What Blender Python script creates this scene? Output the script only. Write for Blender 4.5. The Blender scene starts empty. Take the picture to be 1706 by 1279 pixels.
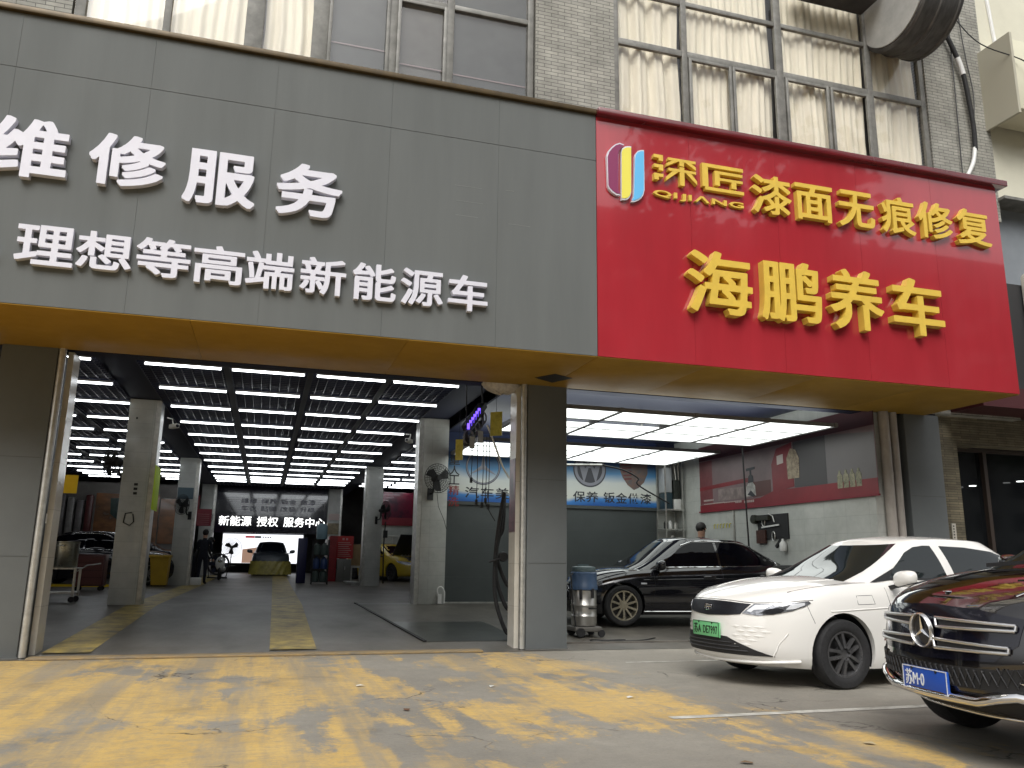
import bpy, bmesh, math, random
import numpy as np
from mathutils import Vector, Matrix

C = bpy.context
COL = C.scene.collection
R = math.radians
random.seed(7)

# ------------------------------------------------------------------ camera, light, exposure
CAM_Z = 1.25
cam_d = bpy.data.cameras.new('camera')
cam_d.sensor_width = 36.0
cam_d.lens = 28.49
cam_d.clip_start = 0.05
cam_d.clip_end = 600
cam = bpy.data.objects.new('camera', cam_d)
COL.objects.link(cam)
_f = 1350.0


def _cam_matrix():
    def d3(u, v):
        return Vector(((u - 853) / _f, -(v - 639.5) / _f, -1.0)).normalized()
    d = d3(439, 927)                    # straight into the garage
    x = d3(5505.5, 999.96)              # along the facade
    x = (x - d * x.dot(d)).normalized()
    z = x.cross(d)
    m = Matrix((x, d, z))               # rows: world axes in camera space -> camera to world
    return m.to_4x4()


cam.matrix_world = Matrix.Translation((0, 0, CAM_Z)) @ _cam_matrix()
C.scene.camera = cam

world = bpy.data.worlds.new('World')
C.scene.world = world
world.use_nodes = True
_nt = world.node_tree
_bg = _nt.nodes['Background']
_sky = _nt.nodes.new('ShaderNodeTexSky')
_sky.sky_type = 'NISHITA'
_sky.sun_disc = False
_sky.sun_elevation = R(48)
_sky.sun_rotation = R(200)
_sky.air_density = 1.0
_sky.dust_density = 4.0
_sky.ozone_density = 1.0
_hs = _nt.nodes.new('ShaderNodeHueSaturation')
_hs.inputs['Saturation'].default_value = 0.12      # overcast: grey sky
_nt.links.new(_sky.outputs[0], _hs.inputs['Color'])
_nt.links.new(_hs.outputs[0], _bg.inputs[0])
_bg.inputs[1].default_value = 0.15

sun_d = bpy.data.lights.new('sun', 'SUN')
sun_d.energy = 0.9
sun_d.angle = R(35)
sun_d.color = (1.0, 0.965, 0.90)
sun = bpy.data.objects.new('sun', sun_d)
COL.objects.link(sun)
sun.rotation_euler = Vector((0.25, 0.62, -0.75)).to_track_quat('-Z', 'Y').to_euler()

vs = C.scene.view_settings
vs.view_transform = 'Standard'
vs.look = 'None'
vs.exposure = 0.65
vs.gamma = 1.0
C.scene.cycles.use_denoising = True
C.scene.cycles.max_bounces = 8
C.scene.cycles.sample_clamp_indirect = 6


# ------------------------------------------------------------------ helpers
def lin(r, g, b):
    f = lambda c: c / 12.92 if c <= 0.04045 else ((c + 0.055) / 1.055) ** 2.4
    return (f(r / 255), f(g / 255), f(b / 255))


def mat(name, col, rough=.5, metal=0., var=0., vscale=4., bump=0., bscale=60., coat=0., spec=.5,
        emit=None, estr=0., stretch=(1, 1, 1), var2=None):
    m = bpy.data.materials.new(name)
    m.use_nodes = True
    nt = m.node_tree
    b = nt.nodes['Principled BSDF']
    b.inputs['Base Color'].default_value = (*col, 1)
    b.inputs['Roughness'].default_value = rough
    b.inputs['Metallic'].default_value = metal
    b.inputs['Coat Weight'].default_value = coat
    b.inputs['Coat Roughness'].default_value = .03
    b.inputs['Specular IOR Level'].default_value = spec
    if emit:
        b.inputs['Emission Color'].default_value = (*emit, 1)
        b.inputs['Emission Strength'].default_value = estr
    if var or bump:
        geo = nt.nodes.new('ShaderNodeNewGeometry')
        mp = nt.nodes.new('ShaderNodeVectorMath')
        mp.operation = 'MULTIPLY'
        mp.inputs[1].default_value = stretch
        nt.links.new(geo.outputs['Position'], mp.inputs[0])
    if var:
        n = nt.nodes.new('ShaderNodeTexNoise')
        n.inputs['Scale'].default_value = vscale
        n.inputs['Detail'].default_value = 7
        n.inputs['Roughness'].default_value = .65
        nt.links.new(mp.outputs[0], n.inputs['Vector'])
        cr = nt.nodes.new('ShaderNodeValToRGB')
        lo = var2 if var2 else tuple(c * (1 - var) for c in col)
        hi = tuple(min(1, c * (1 + var * .6)) for c in col)
        cr.color_ramp.elements[0].position = .3
        cr.color_ramp.elements[0].color = (*lo, 1)
        cr.color_ramp.elements[1].position = .68
        cr.color_ramp.elements[1].color = (*hi, 1)
        nt.links.new(n.outputs['Fac'], cr.inputs[0])
        nt.links.new(cr.outputs[0], b.inputs['Base Color'])
        rr = nt.nodes.new('ShaderNodeMapRange')
        rr.inputs['To Min'].default_value = min(1, rough * 1.25)
        rr.inputs['To Max'].default_value = rough * .8
        nt.links.new(n.outputs['Fac'], rr.inputs['Value'])
        nt.links.new(rr.outputs[0], b.inputs['Roughness'])
    if bump:
        n2 = nt.nodes.new('ShaderNodeTexNoise')
        n2.inputs['Scale'].default_value = bscale
        n2.inputs['Detail'].default_value = 4
        nt.links.new(mp.outputs[0], n2.inputs['Vector'])
        bp = nt.nodes.new('ShaderNodeBump')
        bp.inputs['Strength'].default_value = bump
        bp.inputs['Distance'].default_value = .02
        nt.links.new(n2.outputs['Fac'], bp.inputs['Height'])
        nt.links.new(bp.outputs[0], b.inputs['Normal'])
    return m


def brick_mat(name, c1, c2, mortar, bw, bh, ms, rough=.8, axis='xz', bump=.4, var=.35, offset=.5):
    m = bpy.data.materials.new(name)
    m.use_nodes = True
    nt = m.node_tree
    b = nt.nodes['Principled BSDF']
    b.inputs['Roughness'].default_value = rough
    geo = nt.nodes.new('ShaderNodeNewGeometry')
    sp = nt.nodes.new('ShaderNodeSeparateXYZ')
    nt.links.new(geo.outputs['Position'], sp.inputs[0])
    cb = nt.nodes.new('ShaderNodeCombineXYZ')
    ad = nt.nodes.new('ShaderNodeMath')
    nt.links.new(sp.outputs['X'], ad.inputs[0])
    nt.links.new(sp.outputs['Y'], ad.inputs[1])
    nt.links.new(ad.outputs[0], cb.inputs['X'])
    nt.links.new(sp.outputs['Z'], cb.inputs['Y'])
    br = nt.nodes.new('ShaderNodeTexBrick')
    br.offset = offset
    br.inputs['Color1'].default_value = (*c1, 1)
    br.inputs['Color2'].default_value = (*c2, 1)
    br.inputs['Mortar'].default_value = (*mortar, 1)
    br.inputs['Scale'].default_value = 1.0
    br.inputs['Brick Width'].default_value = bw
    br.inputs['Row Height'].default_value = bh
    br.inputs['Mortar Size'].default_value = ms
    br.inputs['Mortar Smooth'].default_value = .2
    nt.links.new(cb.outputs[0], br.inputs['Vector'])
    n = nt.nodes.new('ShaderNodeTexNoise')
    n.inputs['Scale'].default_value = 1.7
    n.inputs['Detail'].default_value = 9
    n.inputs['Roughness'].default_value = .7
    nt.links.new(geo.outputs['Position'], n.inputs['Vector'])
    mr = nt.nodes.new('ShaderNodeMapRange')
    mr.inputs['From Min'].default_value = .3
    mr.inputs['From Max'].default_value = .7
    mr.inputs['To Min'].default_value = 1 - var
    mr.inputs['To Max'].default_value = 1 + var * .4
    nt.links.new(n.outputs['Fac'], mr.inputs['Value'])
    mx = nt.nodes.new('ShaderNodeVectorMath')
    mx.operation = 'SCALE'
    nt.links.new(br.outputs['Color'], mx.inputs[0])
    nt.links.new(mr.outputs[0], mx.inputs['Scale'])
    nt.links.new(mx.outputs[0], b.inputs['Base Color'])
    bp = nt.nodes.new('ShaderNodeBump')
    bp.inputs['Strength'].default_value = bump
    bp.inputs['Distance'].default_value = .01
    bp.invert = True
    nt.links.new(br.outputs['Fac'], bp.inputs['Height'])
    nt.links.new(bp.outputs[0], b.inputs['Normal'])
    return m


def glass_mat(name, tint, transp=.7, rough=.02):
    m = bpy.data.materials.new(name)
    m.use_nodes = True
    nt = m.node_tree
    nt.nodes.remove(nt.nodes['Principled BSDF'])
    out = nt.nodes['Material Output']
    t = nt.nodes.new('ShaderNodeBsdfTransparent')
    t.inputs[0].default_value = (*tint, 1)
    g = nt.nodes.new('ShaderNodeBsdfGlossy')
    g.inputs['Roughness'].default_value = rough
    fr = nt.nodes.new('ShaderNodeLayerWeight')
    pw = nt.nodes.new('ShaderNodeMath')
    pw.operation = 'POWER'
    pw.inputs[1].default_value = 4
    nt.links.new(fr.outputs['Facing'], pw.inputs[0])
    ml = nt.nodes.new('ShaderNodeMath')
    ml.operation = 'MULTIPLY_ADD'
    ml.inputs[1].default_value = .7
    ml.inputs[2].default_value = .03 + (1 - transp) * .1
    nt.links.new(pw.outputs[0], ml.inputs[0])
    mx = nt.nodes.new('ShaderNodeMixShader')
    nt.links.new(ml.outputs[0], mx.inputs[0])
    nt.links.new(t.outputs[0], mx.inputs[1])
    nt.links.new(g.outputs[0], mx.inputs[2])
    nt.links.new(mx.outputs[0], out.inputs[0])
    return m


def setp(o, label=None, cat=None, group=None, kind=None):
    if label: o['label'] = label
    if cat: o['category'] = cat
    if group: o['group'] = group
    if kind: o['kind'] = kind
    return o


def empty(name, loc=(0, 0, 0), rz=0., label=None, cat=None, group=None, scale=1.):
    o = bpy.data.objects.new(name, None)
    COL.objects.link(o)
    o.empty_display_size = .2
    o.location = loc
    o.rotation_euler = (0, 0, rz)
    o.scale = scale if isinstance(scale, tuple) else (scale,) * 3
    return setp(o, label, cat, group)


def copy_tree(o, parent=None):
    c = o.copy()
    COL.objects.link(c)
    if parent: c.parent = parent
    for ch in list(o.children):
        copy_tree(ch, c)
    return c


def link_mesh(name, me, m=None, parent=None):
    o = bpy.data.objects.new(name, me)
    COL.objects.link(o)
    if m is not None:
        for q in (m if isinstance(m, (list, tuple)) else [m]):
            me.materials.append(q)
    if parent: o.parent = parent
    return o


class MB:
    """collects shapes, then links them as one mesh object"""
    def __init__(s):
        s.v = []; s.f = []; s.mi = []; s.cur = 0

    def add(s, vs_, fs):
        k = len(s.v)
        s.v += [tuple(p) for p in vs_]
        for f in fs:
            s.f.append(tuple(i + k for i in f)); s.mi.append(s.cur)
        return s

    def box(s, x0, x1, y0, y1, z0, z1):
        return s.add([(x0, y0, z0), (x1, y0, z0), (x1, y1, z0), (x0, y1, z0), (x0, y0, z1), (x1, y0, z1), (x1, y1, z1), (x0, y1, z1)],
                     [(0, 3, 2, 1), (4, 5, 6, 7), (0, 1, 5, 4), (1, 2, 6, 5), (2, 3, 7, 6), (3, 0, 4, 7)])

    def bar(s, p0, p1, w, h, up=(0, 0, 1)):
        p0 = Vector(p0); p1 = Vector(p1); d = (p1 - p0).normalized(); u = Vector(up)
        if abs(d.dot(u)) > .99: u = Vector((1, 0, 0))
        a = d.cross(u).normalized() * w / 2; b = a.cross(d).normalized() * h / 2
        return s.add([p + i * a + j * b for p in (p0, p1) for i, j in ((-1, -1), (1, -1), (1, 1), (-1, 1))],
                     [(0, 1, 2, 3), (7, 6, 5, 4), (0, 4, 5, 1), (1, 5, 6, 2), (2, 6, 7, 3), (3, 7, 4, 0)])

    def tube(s, pts, r, n=8, cap=True):
        pts = [Vector(p) for p in pts]
        rs = r if isinstance(r, (list, tuple)) else [r] * len(pts)
        rings = []; pa = None
        for i, p in enumerate(pts):
            d = (pts[min(i + 1, len(pts) - 1)] - pts[max(i - 1, 0)])
            d = d.normalized() if d.length > 1e-9 else Vector((0, 0, 1))
            if pa is None:
                a = d.cross(Vector((0, 0, 1)) if abs(d.z) < .9 else Vector((1, 0, 0))).normalized()
            else:
                a = (pa - d * pa.dot(d))
                a = a.normalized() if a.length > 1e-6 else d.orthogonal().normalized()
            pa = a; b = d.cross(a)
            rings.append([p + rs[i] * (math.cos(2 * math.pi * k / n) * a + math.sin(2 * math.pi * k / n) * b) for k in range(n)])
        v = [q for rg in rings for q in rg]; f = []
        for i in range(len(pts) - 1):
            for k in range(n):
                f.append((i * n + k, i * n + (k + 1) % n, (i + 1) * n + (k + 1) % n, (i + 1) * n + k))
        if cap:
            f.append(tuple(range(n))[::-1]); f.append(tuple((len(pts) - 1) * n + k for k in range(n)))
        return s.add(v, f)

    def lathe(s, prof, n=24, o=(0, 0, 0), axis='z', closed=False, a0=0, a1=2 * math.pi):
        full = abs(a1 - a0 - 2 * math.pi) < 1e-6
        m = n if full else n + 1
        v = []; f = []
        for k in range(m):
            a = a0 + (a1 - a0) * k / n; c_, s_ = math.cos(a), math.sin(a)
            for r, h in prof:
                if axis == 'z': p = (o[0] + r * c_, o[1] + r * s_, o[2] + h)
                elif axis == 'y': p = (o[0] + r * s_, o[1] + h, o[2] + r * c_)
                else: p = (o[0] + h, o[1] + r * c_, o[2] + r * s_)
                v.append(p)
        L = len(prof); LL = L if closed else L - 1
        for k in range(n):
            k2 = (k + 1) % m
            for j in range(LL):
                j2 = (j + 1) % L
                f.append((k * L + j, k2 * L + j, k2 * L + j2, k * L + j2))
        return s.add(v, f)

    def prism(s, poly, fn, d0, d1):
        """poly in 2D; fn(a,b,d) -> 3D; extruded from d0 to d1"""
        n = len(poly)
        v = [fn(a, b, d0) for a, b in poly] + [fn(a, b, d1) for a, b in poly]
        f = [tuple(range(n)), tuple(range(2 * n - 1, n - 1, -1))]
        f += [(i, i + n, (i + 1) % n + n, (i + 1) % n) for i in range(n)]
        return s.add(v, f)

    def ball(s, c, r, n=12, sc=(1, 1, 1)):
        prof = [(r * math.sin(math.pi * k / n), -r * math.cos(math.pi * k / n)) for k in range(n + 1)]
        k0 = len(s.v)
        s.lathe(prof, n * 2)
        for i in range(k0, len(s.v)):
            x, y, z = s.v[i]; s.v[i] = (c[0] + x * sc[0], c[1] + y * sc[1], c[2] + z * sc[2])
        return s

    def mesh(s, name='m', smooth=None, merge=True):
        me = bpy.data.meshes.new(name)
        me.from_pydata(s.v, [], s.f)
        bm = bmesh.new(); bm.from_mesh(me)
        if any(s.mi):
            bm.faces.ensure_lookup_table()
            for i, q in enumerate(s.mi): bm.faces[i].material_index = q
        if merge: bmesh.ops.remove_doubles(bm, verts=bm.verts, dist=1e-5)
        bmesh.ops.recalc_face_normals(bm, faces=bm.faces)
        if smooth:
            for f in bm.faces: f.smooth = True
            for e in bm.edges:
                if len(e.link_faces) == 2 and e.calc_face_angle(0) > R(smooth): e.smooth = False
        bm.to_mesh(me); bm.free()
        return me

    def build(s, name, m=None, parent=None, smooth=None, bevel=0.):
        me = s.mesh(name, smooth)
        if bevel: bevel_mesh(me, bevel)
        return link_mesh(name, me, m, parent)


def bevel_mesh(me, w, seg=2):
    bm = bmesh.new(); bm.from_mesh(me)
    es = [e for e in bm.edges if len(e.link_faces) == 2 and e.calc_face_angle(0) > R(30)]
    bmesh.ops.bevel(bm, geom=es, offset=w, segments=seg, profile=.5, affect='EDGES', clamp_overlap=True)
    for f in bm.faces: f.smooth = True
    for e in bm.edges:
        if len(e.link_faces) == 2 and e.calc_face_angle(0) > R(35): e.smooth = False
    bm.to_mesh(me); bm.free()


def FZ(y):
    """height of the garage floor"""
    return float(np.interp(y, [11.3, 18, 29, 45], [.02, .28, .31, .47]))


# ---- lettering: outlines of the built-in font, thickened with a distance field
_gl = {}


def glyph_edges(ch):
    if ch in _gl: return _gl[ch]
    c = bpy.data.curves.new('glyph', 'FONT')
    c.body = ch; c.size = 1; c.fill_mode = 'NONE'; c.resolution_u = 5
    o = bpy.data.objects.new('glyph', c)
    COL.objects.link(o)
    me = bpy.data.meshes.new_from_object(o.evaluated_get(C.evaluated_depsgraph_get()))
    V = np.array([v.co[:2] for v in me.vertices]); Ed = np.array([e.vertices[:] for e in me.edges])
    bpy.data.objects.remove(o); bpy.data.curves.remove(c); bpy.data.meshes.remove(me)
    _gl[ch] = (V[Ed[:, 0]], V[Ed[:, 1]])
    return _gl[ch]


def glyph_loops(ch, bold=0., N=110):
    """closed loops (list of Nx2) for one character"""
    A, B = glyph_edges(ch)
    lo = np.minimum(A, B).min(0) - bold - .03; hi = np.maximum(A, B).max(0) + bold + .03
    st = max(hi - lo) / N
    nx, ny = [int(math.ceil(q)) + 1 for q in (hi - lo) / st]
    X = lo[0] + np.arange(nx) * st; Y = lo[1] + np.arange(ny) * st
    P = []
    for a, b in zip(A, B):
        k = max(2, int(np.abs(b - a).max() / (st * .6)) + 1)
        t = np.linspace(0, 1, k)[:, None]
        P.append(a + (b - a) * t)
    P = np.unique(np.round(np.concatenate(P), 4), axis=0)
    D = np.full((nx, ny), 9.)
    for i in range(nx):
        q = np.abs(P[:, 0] - X[i]); k = q < max(.2, bold * 3)
        if k.any():
            D[i] = np.maximum(q[k][None, :], np.abs(P[k, 1][None, :] - Y[:, None])).min(1)
    ins = np.zeros((nx, ny), bool)
    for j in range(ny):
        y = Y[j] + 1e-7
        k = (A[:, 1] > y) != (B[:, 1] > y)
        if k.any():
            xs = A[k, 0] + (y - A[k, 1]) / (B[k, 1] - A[k, 1]) * (B[k, 0] - A[k, 0])
            ins[:, j] = (xs[None, :] > X[:, None]).sum(1) % 2 == 1
    S = np.where(ins, -D, D) - bold
    S[0] = S[-1] = 1; S[:, 0] = S[:, -1] = 1
    S[np.abs(S) < 1e-9] = 1e-9
    nxt = {}; pos = {}

    def ept(i, j, h):   # crossing on a grid edge (horizontal h=0: (i,j)-(i+1,j); vertical h=1: (i,j)-(i,j+1))
        key = (i, j, h)
        if key not in pos:
            s0 = S[i, j]; s1 = S[i + 1, j] if h == 0 else S[i, j + 1]; t = s0 / (s0 - s1)
            pos[key] = (X[i] + (t * st if h == 0 else 0), Y[j] + (t * st if h == 1 else 0))
        return key
    tab = {1: [(3, 0)], 2: [(0, 1)], 3: [(3, 1)], 4: [(1, 2)], 5: [(3, 0), (1, 2)], 6: [(0, 2)], 7: [(3, 2)], 8: [(2, 3)],
           9: [(2, 0)], 10: [(0, 1), (2, 3)], 11: [(2, 1)], 12: [(1, 3)], 13: [(1, 0)], 14: [(0, 3)]}
    IN = S < 0
    code = IN[:-1, :-1] * 1 + IN[1:, :-1] * 2 + IN[1:, 1:] * 4 + IN[:-1, 1:] * 8
    for i, j in np.argwhere((code > 0) & (code < 15)):
        es = [lambda: ept(i, j, 0), lambda: ept(i + 1, j, 1), lambda: ept(i, j + 1, 0), lambda: ept(i, j, 1)]
        for a, b in tab[int(code[i, j])]:
            nxt[es[a]()] = es[b]()
    loops = []
    while nxt:
        k0, k = nxt.popitem(); lp = [k0]
        while k != k0 and k in nxt:
            lp.append(k); k = nxt.pop(k)
        q = np.array([pos[k] for k in lp])
        if len(q) < 6: continue
        loops.append(simplify(q, st * .22))
    return [l for l in loops if len(l) >= 3]


def simplify(q, eps):
    def dp(a):
        if len(a) < 3: return a
        d = a[-1] - a[0]; L = np.hypot(*d)
        e = a - a[0]
        dist = np.abs(e[:, 0] * d[1] - e[:, 1] * d[0]) / L if L > 1e-9 else np.hypot(e[:, 0], e[:, 1])
        k = int(dist.argmax())
        if dist[k] < eps: return np.array([a[0], a[-1]])
        return np.concatenate([dp(a[:k + 1])[:-1], dp(a[k:])])
    far = int(((q - q[0]) ** 2).sum(1).argmax())
    if far in (0, len(q) - 1): return q
    a = dp(q[:far + 1]); b = dp(np.concatenate([q[far:], q[:1]]))
    return np.concatenate([a[:-1], b[:-1]])


def loops_mesh(loops, ext):
    """filled and extruded mesh; lies in XY, from z=0 to z=ext"""
    cu = bpy.data.curves.new('lp', 'CURVE'); cu.dimensions = '2D'; cu.fill_mode = 'BOTH'; cu.extrude = ext / 2
    for l in loops:
        sp = cu.splines.new('POLY'); sp.points.add(len(l) - 1); sp.use_cyclic_u = True
        for p, q in zip(sp.points, l): p.co = (q[0], q[1], 0, 1)
    o = bpy.data.objects.new('lp', cu); COL.objects.link(o)
    me = bpy.data.meshes.new_from_object(o.evaluated_get(C.evaluated_depsgraph_get()))
    bpy.data.objects.remove(o); bpy.data.curves.remove(cu)
    bm = bmesh.new(); bm.from_mesh(me)
    bmesh.ops.remove_doubles(bm, verts=bm.verts, dist=1e-5)
    bmesh.ops.recalc_face_normals(bm, faces=bm.faces)
    for f in bm.faces: f.smooth = False
    bmesh.ops.translate(bm, verts=bm.verts, vec=(0, 0, ext / 2))
    bm.to_mesh(me); bm.free()
    return me


def place(me, fn):
    for v in me.vertices: v.co = fn(v.co.x, v.co.y, v.co.z)
    bm = bmesh.new(); bm.from_mesh(me); bmesh.ops.recalc_face_normals(bm, faces=bm.faces); bm.to_mesh(me); bm.free()
    return me


def char_on(ch, x0, x1, z0, z1, y, ext, m, parent, bold=.03, name='character', N=100, fn=None):
    """one character filling the box x0..x1, z0..z1 on a wall facing -y"""
    lp = glyph_loops(ch, bold, N)
    al = np.concatenate(lp); lo = al.min(0); hi = al.max(0)
    sc = np.array([(x1 - x0), (z1 - z0)]) / (hi - lo)
    lp = [(l - lo) * sc + np.array([x0, z0]) for l in lp]
    me = loops_mesh(lp, ext)
    place(me, fn or (lambda a, b, d: Vector((a, y - d, b))))
    return link_mesh(name, me, m, parent)


def text_mesh(body, fn, h, ext=.004, bold=0., m=None, parent=None, name='lettering', align='LEFT', width=None, N=70, spacing=1.0):
    """a whole line of small text as one mesh; h = character height; fn(a,b,d)"""
    words = [[]]; x = 0.
    for ch in body:
        if ch == ' ': x += .45; words.append([]); continue
        lp = glyph_loops(ch, bold, N)
        al = np.concatenate(lp); cjk = ord(ch) > 0x2E80
        adv = spacing * (1.0 if cjk else (al[:, 0].max() - al[:, 0].min() + .12))
        off = x if cjk else x + .06 - al[:, 0].min()
        words[-1] += [l + np.array([off, 0]) for l in lp]
        x += adv
    al = np.concatenate([l for w_ in words for l in w_]); lo = al.min(0); hi = al.max(0)
    s = h / (hi[1] - lo[1]); sx = width / (hi[0] - lo[0]) if width else s
    ox = -(hi[0] - lo[0]) * sx / 2 if align == 'CENTER' else 0
    for w_ in words:
        me = loops_mesh([(l - lo) * np.array([sx, s]) + np.array([ox, 0]) for l in w_], ext)
        o = link_mesh(name, place(me, fn), m, parent)
    return o


def wall_fn(x, y, z):            # facing -y
    return lambda a, b, d: Vector((x + a, y - d, z + b))


def bezier(p, n=16):
    """smooth path through control points (catmull-rom)"""
    p = [Vector(q) for q in p]; out = []
    P = [p[0] * 2 - p[1]] + p + [p[-1] * 2 - p[-2]]
    for i in range(1, len(P) - 2):
        a, b, c, d = P[i - 1:i + 3]
        for k in range(n):
            t = k / n
            out.append(.5 * ((2 * b) + (c - a) * t + (2 * a - 5 * b + 4 * c - d) * t * t + (3 * b - a - 3 * c + d) * t ** 3))
    out.append(p[-1])
    return out
W_ROOT = {}


def wroot(name, loc, label, cat, group=None):
    """Empty at the base of a thing whose parts are modelled in world coordinates"""
    o = empty(name, loc, 0, label, cat, group)
    W_ROOT[o.name] = Vector(loc)
    return o


_lm = link_mesh


def link_mesh(name, me, m=None, parent=None):
    o = _lm(name, me, m, parent)
    if parent is not None and parent.name in W_ROOT:
        o.matrix_parent_inverse = Matrix.Translation(-W_ROOT[parent.name])
    return o


# ------------------------------------------------------------------ materials
M = {}
M['grey_panel'] = mat('grey aluminium panel', (.120, .128, .126), .62, 0, .09, 1.0, spec=.15, stretch=(2.2, 1, .25))
M['seam'] = mat('dark seam', (.10, .104, .10), .8)
M['gold_trim'] = mat('brown gold trim', (.075, .05, .02), .4, .3, .3, 6)
M['red_panel'] = mat('red sign panel', (.34, .024, .034), .13, 0, .12, 1.0, stretch=(2, 1, .3), bump=.02, bscale=.9, coat=.9)
M['red_trim'] = mat('dark red cornice', (.12, .008, .012), .25, 0, .2, 3, coat=.4)
M['soffit'] = mat('yellow soffit panel', (.29, .168, .022), .52, 0, .14, 1.5, spec=.2)
M['white_letter'] = mat('white acrylic letter', (.62, .62, .69), .40, 0, .05, 6)
M['yellow_letter'] = mat('yellow painted letter', (.66, .45, .065), .38, 0, .10, 5)
M['pillar'] = mat('grey pillar cladding', (.120, .130, .132), .50, 0, .10, 1.1, spec=.3)
M['steel'] = mat('galvanised steel', (.55, .55, .52), .38, .8, .25, 9)
M['chrome'] = mat('chrome', (.82, .82, .83), .08, 1)
M['white_tile'] = brick_mat('white wall tile', (.50, .51, .48), (.48, .495, .47), (.40, .41, .39), .6, .3, .004, .22, bump=.08, var=.22, offset=0)
M['cream_tile'] = brick_mat('cream wall tile', (.56, .53, .46), (.54, .51, .45), (.42, .40, .35), .6, .6, .004, .2, bump=.15, var=.2, offset=0)
M['brick'] = brick_mat('beige facing brick', (.36, .35, .305), (.29, .285, .25), (.13, .127, .115), .24, .066, .006, .85, bump=.6, var=.38)
M['stone'] = brick_mat('split stone cladding', (.20, .17, .11), (.12, .105, .07), (.05, .045, .03), .42, .045, .004, .85, bump=1.0, var=.5)
M['frame'] = mat('weathered window frame', (.185, .182, .165), .5, .1, .35, 5)
M['curtain'] = mat('cream curtain', (.70, .65, .52), .9, 0, .14, 1.6, stretch=(5, 1, .5))
M['blind'] = mat('grey white blind', (.27, .28, .285), .7, 0, .15, 2)
M['pane'] = glass_mat('window glass', (1, 1, 1), .6)
M['dark_ceiling'] = mat('black painted ceiling', (.008, .011, .034), .7)
M['grille'] = mat('black metal grille', (.014, .018, .042), .5, .1)
M['tube'] = mat('led tube diffuser', (.8, .8, .8), .4, emit=(.93, .97, 1.0), estr=5.5)
M['tube_body'] = mat('tube housing', (.30, .31, .33), .5)
M['led_panel'] = mat('led panel diffuser', (.8, .8, .8), .4, emit=(.95, 1.0, .97), estr=1.35)
M['black'] = mat('matt black', (.012, .012, .013), .6)
M['black_gloss'] = mat('gloss black', (.006, .006, .012), .12, coat=.3)
M['rubber'] = mat('black rubber', (.014, .014, .015), .75, 0, .3, 30)
M['wall_dim'] = mat('dull grey wall', (.16, .15, .14), .8, 0, .3, 1.5)
M['shutter'] = mat('dark grey roller shutter', (.055, .064, .064), .5, 0, .15, 1)
M['dark_red'] = mat('dark red print', (.20, .012, .025), .5, 0, .2, 2)
M['brown'] = mat('brown poster wall', (.21, .085, .03), .25, 0, .6, 1.1, coat=.3, stretch=(1, 1, 2), var2=(.05, .03, .015))
M['paper_yellow'] = mat('yellow paper', (.85, .60, .03), .8, 0, .05, 8)
M['paper_lime'] = mat('lime paper', (.62, .85, .02), .7, emit=None)
M['paper_olive'] = mat('laminated yellow sheet', (.55, .50, .10), .12, 0, .35, 9, coat=.5)
M['skin'] = mat('skin', (.45, .26, .18), .5)
M['hair'] = mat('dark hair', (.015, .012, .011), .6)
M['cloth_dark'] = mat('dark navy cloth', (.012, .014, .024), .9, 0, .3, 20)
M['white_plastic'] = mat('white plastic', (.7, .7, .68), .4, 0, .08, 10)
M['cardboard'] = mat('cardboard', (.32, .23, .12), .85, 0, .15, 9)

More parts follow.
